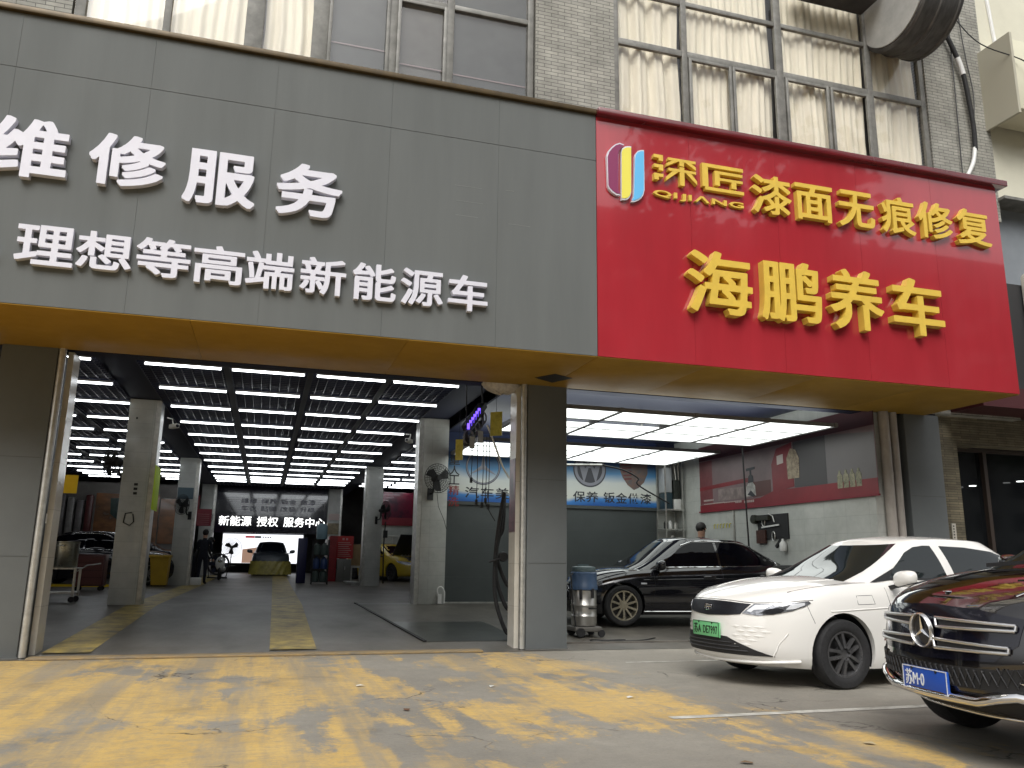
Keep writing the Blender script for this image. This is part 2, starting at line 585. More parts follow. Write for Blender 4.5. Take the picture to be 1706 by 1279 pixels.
# ------------------------------------------------------------------ ground
def ground_material():
    m = bpy.data.materials.new('worn painted concrete')
    m.use_nodes = True
    nt = m.node_tree; N = nt.nodes.new; L = nt.links.new
    b = nt.nodes['Principled BSDF']
    geo = N('ShaderNodeNewGeometry')
    sp = N('ShaderNodeSeparateXYZ'); L(geo.outputs['Position'], sp.inputs[0])

    def noise(scale, detail, st=(1, 1, 1), rough=.6, dist=0):
        mp = N('ShaderNodeVectorMath'); mp.operation = 'MULTIPLY'; mp.inputs[1].default_value = st
        L(geo.outputs['Position'], mp.inputs[0])
        n = N('ShaderNodeTexNoise'); n.inputs['Scale'].default_value = scale; n.inputs['Detail'].default_value = detail
        n.inputs['Roughness'].default_value = rough; n.inputs['Distortion'].default_value = dist
        L(mp.outputs[0], n.inputs['Vector']); return n.outputs['Fac']

    def rng(src, a, b_, c=0., d=1.):
        q = N('ShaderNodeMapRange'); q.inputs['From Min'].default_value = a; q.inputs['From Max'].default_value = b_
        q.inputs['To Min'].default_value = c; q.inputs['To Max'].default_value = d
        L(src, q.inputs['Value']); return q.outputs[0]

    def math_(op, a, b_):
        q = N('ShaderNodeMath'); q.operation = op
        for i, s in enumerate((a, b_)):
            if isinstance(s, (int, float)): q.inputs[i].default_value = s
            else: L(s, q.inputs[i])
        return q.outputs[0]

    def mix(f, a, b_):
        q = N('ShaderNodeMix'); q.data_type = 'RGBA'
        L(f, q.inputs[0])
        for i, s in ((6, a), (7, b_)):
            if isinstance(s, tuple): q.inputs[i].default_value = (*s, 1)
            else: L(s, q.inputs[i])
        return q.outputs[2]
    base = mix(rng(noise(.55, 8, (1, 1, 1), .62), .33, .68), (.18, .165, .137), (.28, .258, .215))
    base = mix(rng(noise(5, 6, (1, 1, 1), .7), .35, .7, 0, .55), base, (.17, .16, .14))
    base = mix(rng(noise(60, 3), .58, .75, 0, .5), base, (.07, .066, .06))
    # worn yellow paint: large patches, tyre-worn streaks across, ragged edges
    big = noise(.42, 3, (1, .75, 1), .5)
    rag = noise(2.6, 13, (1, .8, 1), .74, .5)
    strk = noise(1.1, 6, (2.6, .22, 1), .6)
    fine = noise(26, 6, (1, 1, 1), .7)
    v = math_('ADD', math_('MULTIPLY', big, 1.2), math_('MULTIPLY', rag, .62))
    v = math_('ADD', v, -.19)
    v = math_('ADD', v, math_('MULTIPLY', strk, .55))
    v = math_('ADD', v, math_('MULTIPLY', fine, .22))
    biasx = rng(sp.outputs['X'], -3.2, 4.6, .29, -.02)
    edge = rng(sp.outputs['X'], 4.2, 4.9, 0, -.20)
    nearb = rng(sp.outputs['Y'], 2.0, 11.4, .05, -.05)
    far = rng(sp.outputs['Y'], 11.6, 12.2, 0, -.5)
    v = math_('ADD', math_('ADD', v, biasx), math_('ADD', edge, math_('ADD', nearb, far)))
    msk = rng(v, 1.125, 1.215)
    msk = math_('MULTIPLY', msk, rng(noise(11, 12, (.55, 1, 1), .82), .36, .52, .30, 1))
    msk = math_('MULTIPLY', msk, rng(noise(1.0, 7, (1.9, .13, 1), .62), .40, .53, .30, 1))
    msk = math_('MULTIPLY', msk, rng(noise(34, 5, (1, 1, 1), .7), .30, .45, .55, 1))
    yel = mix(rng(noise(1.3, 6), .3, .7), (.46, .30, .085), (.57, .385, .125))
    yel = mix(rng(noise(14, 8, (1, 1, 1), .7), .45, .75, 0, .6), yel, (.34, .26, .14))
    col = mix(msk, base, yel)
    # dark stains and hairline cracks
    col = mix(rng(noise(.9, 5, (1, 1, 1), .55, .8), .60, .74, 0, .55), col, (.085, .078, .066))
    vo = N('ShaderNodeTexVoronoi'); vo.feature = 'DISTANCE_TO_EDGE'; vo.inputs['Scale'].default_value = .42
    dm = N('ShaderNodeVectorMath'); dm.operation = 'ADD'
    nz = N('ShaderNodeTexNoise'); nz.inputs['Scale'].default_value = 1.6; nz.inputs['Detail'].default_value = 6
    L(geo.outputs['Position'], nz.inputs['Vector']); L(geo.outputs['Position'], dm.inputs[0])
    sc = N('ShaderNodeVectorMath'); sc.operation = 'SCALE'; sc.inputs['Scale'].default_value = .9
    L(nz.outputs['Color'], sc.inputs[0]); L(sc.outputs[0], dm.inputs[1]); L(dm.outputs[0], vo.inputs['Vector'])
    crack = rng(vo.outputs['Distance'], .0, .006, 1, 0)
    crack = math_('MULTIPLY', crack, rng(noise(.7, 3), .5, .62))
    col = mix(crack, col, (.035, .03, .025))
    L(col, b.inputs['Base Color'])
    L(rng(fine, .3, .7, .62, .85), b.inputs['Roughness'])
    bp = N('ShaderNodeBump'); bp.inputs['Strength'].default_value = .35; bp.inputs['Distance'].default_value = .01
    hh = math_('ADD', math_('MULTIPLY', fine, .5), math_('MULTIPLY', msk, .3))
    hh = math_('SUBTRACT', hh, crack)
    L(hh, bp.inputs['Height']); L(bp.outputs[0], b.inputs['Normal'])
    return m


gm = ground_material()
g = MB().add([(-150, -150, 0), (150, -150, 0), (150, 150, 0), (-150, 150, 0)], [(0, 1, 2, 3)]).build('ground', gm)
setp(g, 'worn concrete forecourt with patches of yellow paint', 'ground', kind='structure')

# garage floor: ramps up a little from the threshold
fm = mat('garage floor', (.095, .087, .074), .42, 0, .5, .9, bump=.15, bscale=14, stretch=(1, .5, 1))
mb = MB()
ys = [11.35, 12.2, 14, 16, 18, 22, 29, 37, 45.5]
v = []; f = []
for y in ys: v += [(-9.6, y, FZ(y) if y > 11.4 else .004), (11.6, y, FZ(y) if y > 11.4 else .004)]
for i in range(len(ys) - 1): f.append((2 * i, 2 * i + 1, 2 * i + 3, 2 * i + 2))
o = mb.add(v, f).build('garage_floor', fm)
setp(o, 'grey workshop floor running into the garage', 'floor', kind='structure')

ym = mat('yellow floor paint', (.36, .26, .045), .5, 0, .55, 3.0, var2=(.10, .09, .06))


def strip(x0a, x1a, x0b, x1b, ya, yb, dz=.005):
    yy = [ya] + [y for y in ys if ya < y < yb] + [yb]
    v = []; f = []
    for y in yy:
        t = (y - ya) / (yb - ya)
        z = FZ(y) + dz
        v += [(x0a + (x0b - x0a) * t, y, z), (x1a + (x1b - x1a) * t, y, z)]
    for i in range(len(yy) - 1): f.append((2 * i, 2 * i + 1, 2 * i + 3, 2 * i + 2))
    return v, f


mb = MB()
mb.add(*strip(-2.55, -2.0, -2.35, -1.75, 11.75, 39)).add(*strip(.17, .78, .45, 1.05, 11.75, 39))
o = mb.build('floor_stripe', ym)
setp(o, 'two worn yellow lane stripes along the garage floor', 'floor marking', kind='structure')
lm = mat('worn white line paint', (.42, .41, .37), .7, 0, .45, 4, var2=(.17, .16, .135))
mb = MB()
mb.add([(3.3, 6.35, .004), (14, 6.45, .004), (14, 6.56, .004), (3.3, 6.46, .004)], [(0, 1, 2, 3)])
mb.add([(4.5, 9.88, .004), (14, 9.95, .004), (14, 10.03, .004), (4.5, 9.96, .004)], [(0, 1, 2, 3)])
o = mb.build('parking_line', lm)
setp(o, 'worn white parking lines on the forecourt', 'road marking', kind='structure')
# raised threshold plate at the big opening
th = mat('yellow painted threshold', (.23, .155, .06), .7, 0, .5, 3, stretch=(1.2, 3, 1), var2=(.15, .13, .10))
mb = MB().box(-2.62, 3.0, 11.3, 11.55, .0, .03)
o = mb.build('threshold', th, bevel=.012)
setp(o, 'yellow painted threshold strip across the garage entrance', 'kerb', kind='structure')
# the wash bay's sunken dark floor and its drain edge
mb = MB().add([(2.35, 12.3, FZ(12.3) + .006), (3.9, 12.25, FZ(12.25) + .006), (3.9, 18.4, FZ(18.4) + .006), (2.0, 18.4, FZ(18.4) + .006)], [(0, 1, 2, 3)])
o = mb.build('wash_bay_floor', mat('wet dark floor', (.030, .034, .030), .3, 0, .3, 2))
setp(o, 'dark wet patch of wash bay floor beside the lane', 'floor', kind='structure')
mb = MB().bar((1.98, 18.4, FZ(18.4) + .015), (2.36, 12.25, FZ(12.25) + .015), .05, .02)
o = mb.build('drain_edge', M['black'])
setp(o, 'thin dark drain edge on the garage floor', 'drain', kind='structure')

# ------------------------------------------------------------------ building
bld = wroot('brick_building', (3, 12, 0), 'beige brick building with curtained windows above two workshop signs', 'building')
mb = MB()
mb.box(-9.6, 13.4, 11.62, 11.95, 3.95, 8.0)
mb.box(3.76, 5.2, 11.56, 12.1, 8.0, 14.5)
mb.box(11.93, 13.45, 11.56, 12.1, 7.9, 14.5)
mb.box(-9.6, -3.2, 11.58, 12.1, 8.0, 14.5)
mb.build('brick_wall', M['brick'], bld)
mb = MB().box(-9.6, 13.4, 12.5, 12.7, 7.5, 14.5)
mb.box(-9.6, 13.4, 11.95, 12.5, 7.6, 7.7)
mb.build('inner_wall', M['wall_dim'], bld)
MB().box(-9.8, 13.45, 11.56, 45.7, 14.503, 14.8).build('roof', M['wall_dim'], bld)


def window(x0, x1, mull, thick, trans, casements, cover, zb=8.0, zt=14.3):
    mb = MB()
    Y0, Y1 = 11.585, 11.66
    for x, w in mull: mb.box(x - w / 2, x + w / 2, Y0, Y1, zb, zt)
    xs = sorted(x for x, w in mull)
    for z, w, a, b in trans:
        pts = [x for x in xs if a - .01 <= x <= b + .01]
        for p, q in zip(pts[:-1], pts[1:]):
            wp = dict(mull)[p] / 2; wq = dict(mull)[q] / 2
            mb.box(p + wp, q - wq, Y0 + .004, Y1 - .004, z - w / 2, z + w / 2)
    fr = mb.build('window', M['frame'], bld, bevel=.008)
    ca = MB()
    for a, b, z0, z1 in casements:
        w = .055; y0, y1 = 11.56, 11.62
        ca.box(a, a + w, y0, y1, z0, z1); ca.box(b - w, b, y0, y1, z0, z1)
        ca.box(a + w, b - w, y0 + .002, y1 - .002, z1 - w, z1); ca.box(a + w, b - w, y0 + .002, y1 - .002, z0, z0 + w)
    if casements: ca.build('casement', M['frame'], fr, bevel=.006)
    MB().add([(x0, 11.64, zb), (x1, 11.64, zb), (x1, 11.64, zt), (x0, 11.64, zt)], [(0, 1, 2, 3)]).build('pane', M['pane'], fr)
    for kind, a, b in cover:
        if kind == 'curtain':
            n = int((b - a) * 42); v = []; f = []
            ph = random.random() * 6; fq = random.uniform(14, 24); am = random.uniform(.6, 1.3); zs_ = [zb, 9.2, 10.3, 11.4, zt]
            for i in range(n + 1):
                x = a + (b - a) * i / n
                d = am * (.6 + .4 * math.sin(x * 2.3 + ph * 2)) * (.05 * math.sin(x * fq + 2.5 * math.sin(x * 3.1 + ph))) + .022 * math.sin(x * (47 - fq * .4) + ph)
                for k, z in enumerate(zs_): v.append((x + .03 * math.sin(k * 2.1 + x * 2), 11.745 + d * (1.25 - .12 * k) + .01 * math.sin(k + x * 9), z))
            L = len(zs_)
            for i in range(n):
                for k in range(L - 1): f.append((i * L + k, (i + 1) * L + k, (i + 1) * L + k + 1, i * L + k + 1))
            MB().add(v, f).build('curtain', M['curtain'], fr, smooth=80)
        else:
            mbb = MB(); z = zb
            while z < 11.2:
                mbb.add([(a, 11.70, z), (b, 11.70, z), (b, 11.675, z + .040), (a, 11.675, z + .040)], [(0, 1, 2, 3)]); z += .044
            blm = mat('grey white blind', *random.choice([((.30, .30, .295),), ((.21, .225, .23),), ((.25, .26, .26),)]), .7, 0, .15, 2)
            mbb.build('blind', blm, fr)
            zr_ = 8.95 + random.random() * .5
            MB().box(a, b, 11.664, 11.672, zr_, zr_ + .025).build('blind_rail', mat('blind rail', (.16, .12, .12), .6), fr)
    return fr


window(-3.2, 3.75, [(-3.1, .14), (-1.95, .10), (-.73, .26), (.24, .24), (1.37, .12), (2.30, .12), (3.68, .10)], 0,
       [(10.18, .09, 1.3, 3.7), (12.3, .09, -3.2, 3.7)], [(1.43, 2.24, 8.0, 10.13), (.36, 1.31, 8.0, 12.2)],
       [('curtain', -3.1, -2.0), ('curtain', -1.9, -.86), ('curtain', -.6, .12), ('blind', .40, 1.29), ('blind', 1.46, 2.22), ('blind', 2.37, 3.62)])
window(5.2, 11.93, [(5.25, .09), (6.59, .11), (8.58, .15), (10.6, .13), (11.86, .11)], 0,
       [(10.2, .12, 5.2, 11.9), (11.24, .09, 5.2, 11.9)],
       [(6.66, 7.53, 8.0, 10.13), (7.55, 8.50, 8.0, 10.13), (8.67, 9.62, 8.0, 10.13), (9.66, 10.53, 8.0, 10.13)],
       [('curtain', 5.3, 6.53), ('curtain', 6.66, 8.5), ('curtain', 8.67, 10.53), ('curtain', 10.68, 11.8)])

# workshop shell
mb = MB()
mb.box(-9.8, -9.6, 12, 45.7, 0, 5.4)                       # left side wall
mb.box(-9.6, 11.4, 45.5, 45.7, 0, 5.4)                     # rear wall
mb.box(9.98, 10.5, 18.9, 45.5, 0, 5.4)
mb.build('workshop_wall', M['wall_dim'], bld)
mb = MB()
mb.box(-9.6, 11.6, 11.96, 45.5, 4.95, 5.1)
mb.box(-2.83, -2.30, 12.2, 45.4, 4.42, 4.94)               # beams over the two column rows
mb.box(3.22, 3.86, 12.2, 45.4, 4.42, 4.94)
mb.box(-9.6, 11.5, 11.70, 11.95, 3.89, 4.94)               # lintel
mb.box(3.95, 10.0, 18.64, 18.9, 3.9, 4.94)
mb.build('ceiling', M['dark_ceiling'], bld)
# white tiled wash-bay walls
MB().box(9.90, 10.2, 11.52, 18.9, 0, 4.94).build('tiled_wall', M['white_tile'], bld)
MB().box(9.36, 9.898, 18.62, 18.86, 0, 3.85).build('tiled_wall', M['white_tile'], bld)

# open black metal grille of the ceiling
mb = MB()
for xa, xb, ya, yb in ((-2.26, 3.20, 12.3, 39.0), (-8.4, -2.87, 12.3, 37.5), (3.9, 9.0, 19.0, 37.5)):
    x = xa
    while x < xb: mb.box(x, x + .012, ya, yb, 4.37, 4.41); x += .165
    y = ya
    while y < yb: mb.box(xa, xb, y, y + .012, 4.372, 4.408); y += .165
mb.box(3.95, 9.8, 12.0, 18.6, 4.2, 4.24)
mb.build('ceiling_grille', M['grille'], bld)
mb = MB()
for x in (-.83, .55, 1.9, -4.2, -5.6): mb.box(x - .05, x + .05, 12.4, 37.5, 4.33, 4.365)
mb.build('cable_tray', M['black'], bld)

# ------------------------------------------------------------------ pillars and columns
def pillar(x0, x1, label):
    r = wroot('clad_pillar', ((x0 + x1) / 2, 11.8, 0), label, 'pillar')
    ob = MB().box(x0, x1, 11.47, 12.05, 0, 3.872).build('cladding', M['pillar'], r, bevel=.02)
    mb = MB()
    for z in (1.21, 2.43): mb.box(x0 + .02, x1 - .02, 11.466, 11.472, z, z + .004)
    mb.build('joint', mat('pillar joint', (.055, .056, .052), .7), r)
    MB().box(x0 - .008, x1 + .008, 11.46, 12.06, 0, .03).build('base_strip', M['seam'], r)
    return r


p1 = pillar(-3.40, -2.75, 'grey clad pillar at the left edge of the picture')
p2 = pillar(3.66, 4.29, 'grey clad pillar between the two workshop openings')
p3 = pillar(10.58, 11.34, 'dark grey clad pillar right of the red mural')
for r_, xs_, s_ in ((p1, -2.70, 1), (p2, 3.61, -1)):
    MB().tube([(xs_, 11.5, .02), (xs_, 11.5, 3.87)], .045, 12).build('guide_rail', M['steel'], r_, smooth=40)
    x_ = xs_ + s_ * .02
    MB().box(min(x_, x_ + s_ * .07), max(x_, x_ + s_ * .07), 11.60 + (.1 if s_ > 0 else 0), 11.92 + (.15 if s_ > 0 else 0), .02, 3.872).build('tiled_jamb', M['cream_tile'], r_)
mb = MB()
for z0, z1 in ((2.55, 2.67), (2.16, 2.30)): mb.box(4.292, 4.297, 11.52, 11.60, z0, z1)
mb.build('sticker', M['white_plastic'], p2)
mb = MB().box(3.513, 3.52, 11.61, 11.90, 1.66, 2.75)
po = mb.build('poster', mat('dark car poster', (.10, .02, .03), .3, 0, .9, 5, var2=(.01, .01, .012)), p2)
MB().box(-2.655, -2.65, 11.55, 11.60, 1.62, 1.74).build('sticker', M['white_plastic'], p1)
# chipped plaster lump under the soffit
mb = MB().ball((3.33, 11.75, 3.93), .3, 8, (1.15, .8, .62))
for i, p in enumerate(mb.v): mb.v[i] = tuple(q + random.uniform(-.02, .02) for q in p)
o = mb.build('plaster_lump', mat('broken plaster', (.42, .39, .36), .95, 0, .3, 14, bump=.6, bscale=25), smooth=50)
setp(o, 'rough pale lump of broken plaster under the yellow soffit', 'plaster')


def column(x0, x1, y, label, fan=None, steel_side=1, plate=True):
    z = FZ(y)
    r = wroot('tiled_column', ((x0 + x1) / 2, y, z), label, 'column', 'white tiled columns inside the garage')
    MB().box(x0, x1, y, y + .55, z, 4.40).build('shaft', M['white_tile'], r, bevel=.006)
    mb = MB(); xs = x1 if steel_side > 0 else x0 - .10
    mb.box(xs + .002, xs + .10, y + .02, y + .5, z, 4.40)
    mb.build('steel_strip', M['steel'], r)
    return r


c1 = column(-2.87, -2.36, 18.0, 'nearest left white tiled column beside the trolley')
c2 = column(-2.85, -2.33, 28.6, 'left white tiled column behind the yellow bin')
c3 = column(-2.85, -2.33, 38.9, 'farthest left white tiled column with red notice')
c4 = column(3.30, 3.88, 18.1, 'nearest right white tiled column carrying a round wall fan', steel_side=-1)
c5 = column(3.34, 3.86, 28.7, 'middle right white tiled column before the yellow car', steel_side=-1)
c6 = column(2.72, 3.25, 38.9, 'farthest right white tiled column above the red poster')
mb = MB()
for z in (2.62, 2.53, 2.44): mb.box(-2.62, -2.55, 17.985, 17.998, z, z + .05)
mb.box(-2.72, -2.69, 17.98, 17.998, 3.98, 4.02)
mb.build('switch', M['black'], c1)
mb = MB().tube([(-2.60, 17.99, 2.08), (-2.72, 17.985, 2.06), (-2.74, 17.985, 1.88), (-2.62, 17.985, 1.82), (-2.55, 17.985, 1.9), (-2.58, 17.985, 2.05)], .012, 6)
mb.build('cable', M['black'], c1)
MB().box(-2.83, -2.35, 28.56, 28.597, 3.05, 3.42).build('steel_band', mat('blue grey plate', (.05, .08, .10), .3, .5), c2)

# ------------------------------------------------------------------ LED tubes
ordn = ['nearest', 'second', 'third', 'fourth', 'fifth', 'sixth', 'seventh', 'eighth', 'ninth', 'tenth', 'eleventh', 'twelfth', 'farthest']
rows = [14.0, 16.0, 18.0, 20.1, 22.15, 24.2, 26.2, 28.1, 30.1, 32.0, 33.6, 34.6, 35.7]
tm = MB()
tm.box(-.6, .6, -.022, .022, .035, .07)
tm.tube([(-.585, 0, .018), (.585, 0, .018)], .020, 8)
tme = tm.mesh('led_tube')
tme.materials.append(M['tube_body']); tme.materials.append(M['tube'])
for p_ in tme.polygons:
    if max(tme.vertices[i].co.z for i in p_.vertices) < .0385 and abs(p_.normal.z) < 1.1 and min(tme.vertices[i].co.z for i in p_.vertices) < .034: p_.material_index = 1
proto = None


def led(x, y, z, label, group):
    global proto
    if proto is None:
        o = bpy.data.objects.new('led_tube', tme); COL.objects.link(o); proto = o
    else:
        o = proto.copy(); COL.objects.link(o)
    o.location = (x, y, z)
    setp(o, label, 'ceiling light', group)


cols = [(-1.495, 'leftmost'), (-.145, 'second from the left'), (1.24, 'third from the left'), (2.56, 'rightmost')]
for i, y in enumerate(rows):
    for x, nm in cols:
        led(x, y, 4.28, f'white LED tube over the main lane, {nm} in the {ordn[i]} row', 'LED tubes over the main lane')
    for x, nm in ((-3.47, 'near the columns'), (-4.88, 'middle'), (-6.3, 'outermost')):
        if i == 0 and x < -3.5: continue
        led(x, y, 4.28, f'white LED tube over the left bay, {nm} in the {ordn[i]} row', 'LED tubes over the left bay')
    if i >= 4:
        for x, nm in ((4.34, 'near the columns'), (5.62, 'farther right')):
            led(x, y, 4.28, f'white LED tube behind the wash bay, {nm} in the {ordn[i]} row', 'LED tubes over the right rear bay')

# ------------------------------------------------------------------ LED panel ceilings in the right bay
def panel_light(x0, n, w, y0, y1, z, gaps, label):
    r = wroot('led_panel_light', (x0 + n * w / 2, (y0 + y1) / 2, z), label, 'ceiling light', 'LED panel fields over the right bay')
    fr = MB()
    L = (y1 - y0) / 3
    for i in range(n + 1): fr.box(x0 + i * w - .03, x0 + i * w + .03, y0 - .03, y1 + .03, z - .004, z + .07)
    for i in range(n):
        for k in range(4):
            fr.box(x0 + i * w + .03, x0 + (i + 1) * w - .03, y0 + k * L - .012, y0 + k * L + .012, z, z + .065)
    fr.build('panel_frame', mat('panel frame', (.14, .14, .14), .5), r)
    for i in range(n):
        for k in range(3):
            a, b = y0 + k * L + .012, y0 + (k + 1) * L - .012
            if (i, k) in gaps: a = a + .42
            MB().box(x0 + i * w + .03, x0 + (i + 1) * w - .03, a, b, z + .012, z + .03).build('diffuser', M['led_panel'], r)
    return r


panel_light(3.98, 4, 1.355, 11.78, 14.42, 3.6, {(0, 1), (1, 1)}, 'large gridded LED panel field nearest the red sign')
panel_light(3.98, 4, 1.355, 15.67, 18.17, 3.6, {(0, 0)}, 'smaller looking LED panel field deeper above the blue banner')
# ------------------------------------------------------------------ grey sign
YS = 9.54
gs = wroot('grey_sign', (0, 10.5, 3.87), 'long grey shop sign with white raised characters above the garage entrance', 'shop sign')
mb = MB(); xs = [-8.84, -7.41, -5.98, -4.55, -3.11, -1.69, -.27, 1.16, 2.60, 3.992]
for a, b in zip(xs[:-1], xs[1:]):
    for z0, z1 in ((3.876, 6.655), (6.66, 7.345)):
        mb.box(a + .0012, b - .0012, YS, YS + .018, z0 + .001, z1 - .001)
mb.build('panel', M['grey_panel'], gs)
MB().box(-8.84, 3.988, YS + .012, 11.55, 3.885, 7.34).build('sign_box', M['seam'], gs)
MB().box(-8.84, 3.99, YS - .05, YS + .10, 7.35, 7.42).build('gold_trim', M['gold_trim'], gs, bevel=.006)
mb = MB(); xq = [-8.84, -6.2, -3.6, -1.0, 1.5, 3.992]
for a, b in zip(xq[:-1], xq[1:]): mb.box(a + .002, b - .002, YS + .006, 11.52, 3.862, 3.875)
mb.build('soffit', M['soffit'], gs, bevel=.002)
vp = [(3.60, 10.98), (3.80, 10.64), (4.13, 10.82), (3.95, 11.20)]
MB().prism(vp, lambda a, b, d: (a, b, d), 3.8575, 3.8605).build('opening', M['black'], gs)


def kf(x, ext):          # measured on the panel plane -> the letter's own front plane
    q = (YS - ext) / YS
    return x * q


def row(chars, ext, m, parent, bold):
    for ch, x0, x1, z0, z1 in chars:
        q = (YS - ext) / YS
        char_on(ch, x0 * q, x1 * q, 1.25 + (z0 - 1.25) * q, 1.25 + (z1 - 1.25) * q, YS, ext, m, parent, bold)


row([('维', -3.28, -2.46, 5.34, 6.05), ('修', -2.25, -1.44, 5.38, 6.02), ('服', -1.23, -.42, 5.30, 5.98), ('务', -.18, .60, 5.30, 5.98)], .085, M['white_letter'], gs, .023)
row([('、', -3.16, -3.02, 4.38, 4.54), ('理', -2.85, -2.27, 4.34, 4.80), ('想', -2.25, -1.68, 4.36, 4.80), ('等', -1.64, -1.06, 4.34, 4.80), ('高', -1.03, -.47, 4.33, 4.79),
     ('端', -.45, .10, 4.33, 4.79), ('新', .17, .71, 4.33, 4.79), ('能', .79, 1.32, 4.32, 4.79), ('源', 1.38, 1.91, 4.32, 4.79), ('车', 1.98, 2.49, 4.31, 4.78)], .075, M['white_letter'], gs, .017)
# scars of letters that were taken off
mb = MB()
for x, z, l in ((2.02, 5.99, .36), (2.04, 5.78, .36), (2.04, 5.58, .3), (2.75, 5.55, .3), (2.7, 6.02, .12)):
    mb.box(x, x + l, YS - .002, YS + .001, z, z + .006)
mb.build('glue_mark', mat('old glue', (.165, .172, .17), .6), gs)

# ------------------------------------------------------------------ red sign
rs = wroot('red_sign', (7.5, 10.5, 3.87), 'glossy red shop sign with raised yellow characters and striped logo', 'shop sign')
mb = MB(); xs = [3.998, 5.43, 6.86, 8.29, 9.70, 11.04]
for a, b in zip(xs[:-1], xs[1:]): mb.box(a + .0016, b - .0016, YS - .004, YS + .018, 3.876, 7.33)
mb.build('panel', M['red_panel'], rs)
MB().box(3.998, 11.036, YS + .016, 11.55, 3.885, 7.32).build('sign_box', M['red_trim'], rs)
MB().box(3.995, 11.20, YS - .11, YS + .3, 7.33, 7.43).build('cornice', M['red_trim'], rs, bevel=.012)
mb = MB(); xq = [3.998, 5.6, 7.4, 9.3, 11.036]
for a, b in zip(xq[:-1], xq[1:]): mb.box(a + .002, b - .002, YS + .006, 11.52, 3.862, 3.875)
mb.build('soffit', M['soffit'], rs, bevel=.002)
row([('漆', 6.46, 7.12, 6.26, 6.87), ('面', 7.19, 7.85, 6.26, 6.84), ('无', 7.95, 8.60, 6.26, 6.85), ('痕', 8.73, 9.36, 6.26, 6.87), ('修', 9.43, 10.09, 6.27, 6.88), ('复', 10.18, 10.85, 6.26, 6.87)], .09, M['yellow_letter'], rs, .015)
row([('海', 5.36, 6.38, 4.64, 5.56), ('鹏', 6.52, 7.53, 4.64, 5.56), ('养', 7.68, 8.62, 4.63, 5.56), ('车', 8.79, 9.74, 4.65, 5.55)], .13, M['yellow_letter'], rs, .015)
# stylised pair of characters of the logo, from strokes
def strokes(box, polys, ext, m, parent):
    x0, x1, z0, z1 = box; mb = MB()
    for pl in polys:
        mb.prism([(x0 + a * (x1 - x0), z0 + b * (z1 - z0)) for a, b in pl], lambda a, b, d: (a, YS - d, b), .001, ext + random.uniform(0, .002))
    mb.build('character', m, parent)


rc = lambda a, b, c, d: [(a, b), (c, b), (c, d), (a, d)]
strokes((4.84, 5.50, 6.46, 6.87),
        [rc(0, .88, .22, 1), rc(.12, .78, .22, .88), rc(0, .52, .22, .64), rc(.12, .42, .22, .52), rc(0, .06, .11, .30), rc(.11, .18, .22, .30),
         rc(.34, .86, 1, .96), rc(.61, .70, .72, .86), [(.58, .86), (.30, .62), (.30, .74), (.44, .86)], [(.75, .86), (1, .62), (1, .74), (.89, .86)],
         rc(.34, .47, 1, .57), rc(.61, -.02, .72, .47), rc(.61, .57, .72, .66), [(.58, .47), (.28, .08), (.28, .22), (.44, .47)], [(.75, .47), (1.02, .08), (1.02, .22), (.89, .47)]],
        .07, M['yellow_letter'], rs)
strokes((5.60, 6.27, 6.45, 6.86),
        [rc(0, .87, 1, 1), rc(0, .12, .14, .87), rc(.06, 0, 1, .12), rc(.30, .66, .98, .77), rc(.30, .22, .42, .66), rc(.42, .42, .98, .52), rc(.70, .18, .82, .42)],
        .07, M['yellow_letter'], rs)
text_mesh('QIJIΛNG', wall_fn(4.84, YS, 6.225), .12, .05, .018, M['yellow_letter'], rs, 'lettering', width=1.43, N=90)
q_ = .99
for nm, pl, colr in (('logo_stripe', [(4.148, 6.718), (4.175, 6.80), (4.215, 6.856), (4.27, 6.91), (4.33, 6.94), (4.393, 6.926), (4.35, 6.885), (4.318, 6.84), (4.306, 6.783), (4.298, 6.245), (4.328, 6.193), (4.27, 6.19), (4.215, 6.22), (4.17, 6.26), (4.154, 6.299)], (.22, .03, .10)),
                     ('logo_stripe', [(4.360, 6.812), (4.372, 6.86), (4.41, 6.895), (4.45, 6.91), (4.502, 6.914), (4.490, 6.255), (4.475, 6.20), (4.446, 6.157), (4.40, 6.135), (4.350, 6.128)], (.75, .68, .10)),
                     ('logo_stripe', [(4.562, 6.76), (4.575, 6.82), (4.605, 6.86), (4.65, 6.885), (4.698, 6.892), (4.685, 6.323), (4.67, 6.25), (4.64, 6.195), (4.60, 6.16), (4.54, 6.125), (4.495, 6.119), (4.52, 6.155), (4.536, 6.224)], (.12, .45, .78))):
    c_ = np.mean(pl, axis=0)
    out = [tuple(c_ + (np.array(p) - c_) * (1 + .022 / max(.05, np.linalg.norm(np.array(p) - c_)))) for p in pl]
    b_ = MB().prism(out, lambda a, b, d: (a, YS - d, b), .001, .05).build('logo_rim', M['white_letter'], rs)
    MB().prism(pl, lambda a, b, d: (a, YS - d, b), .048, .056).build(nm, mat('logo colour', colr, .35), rs)
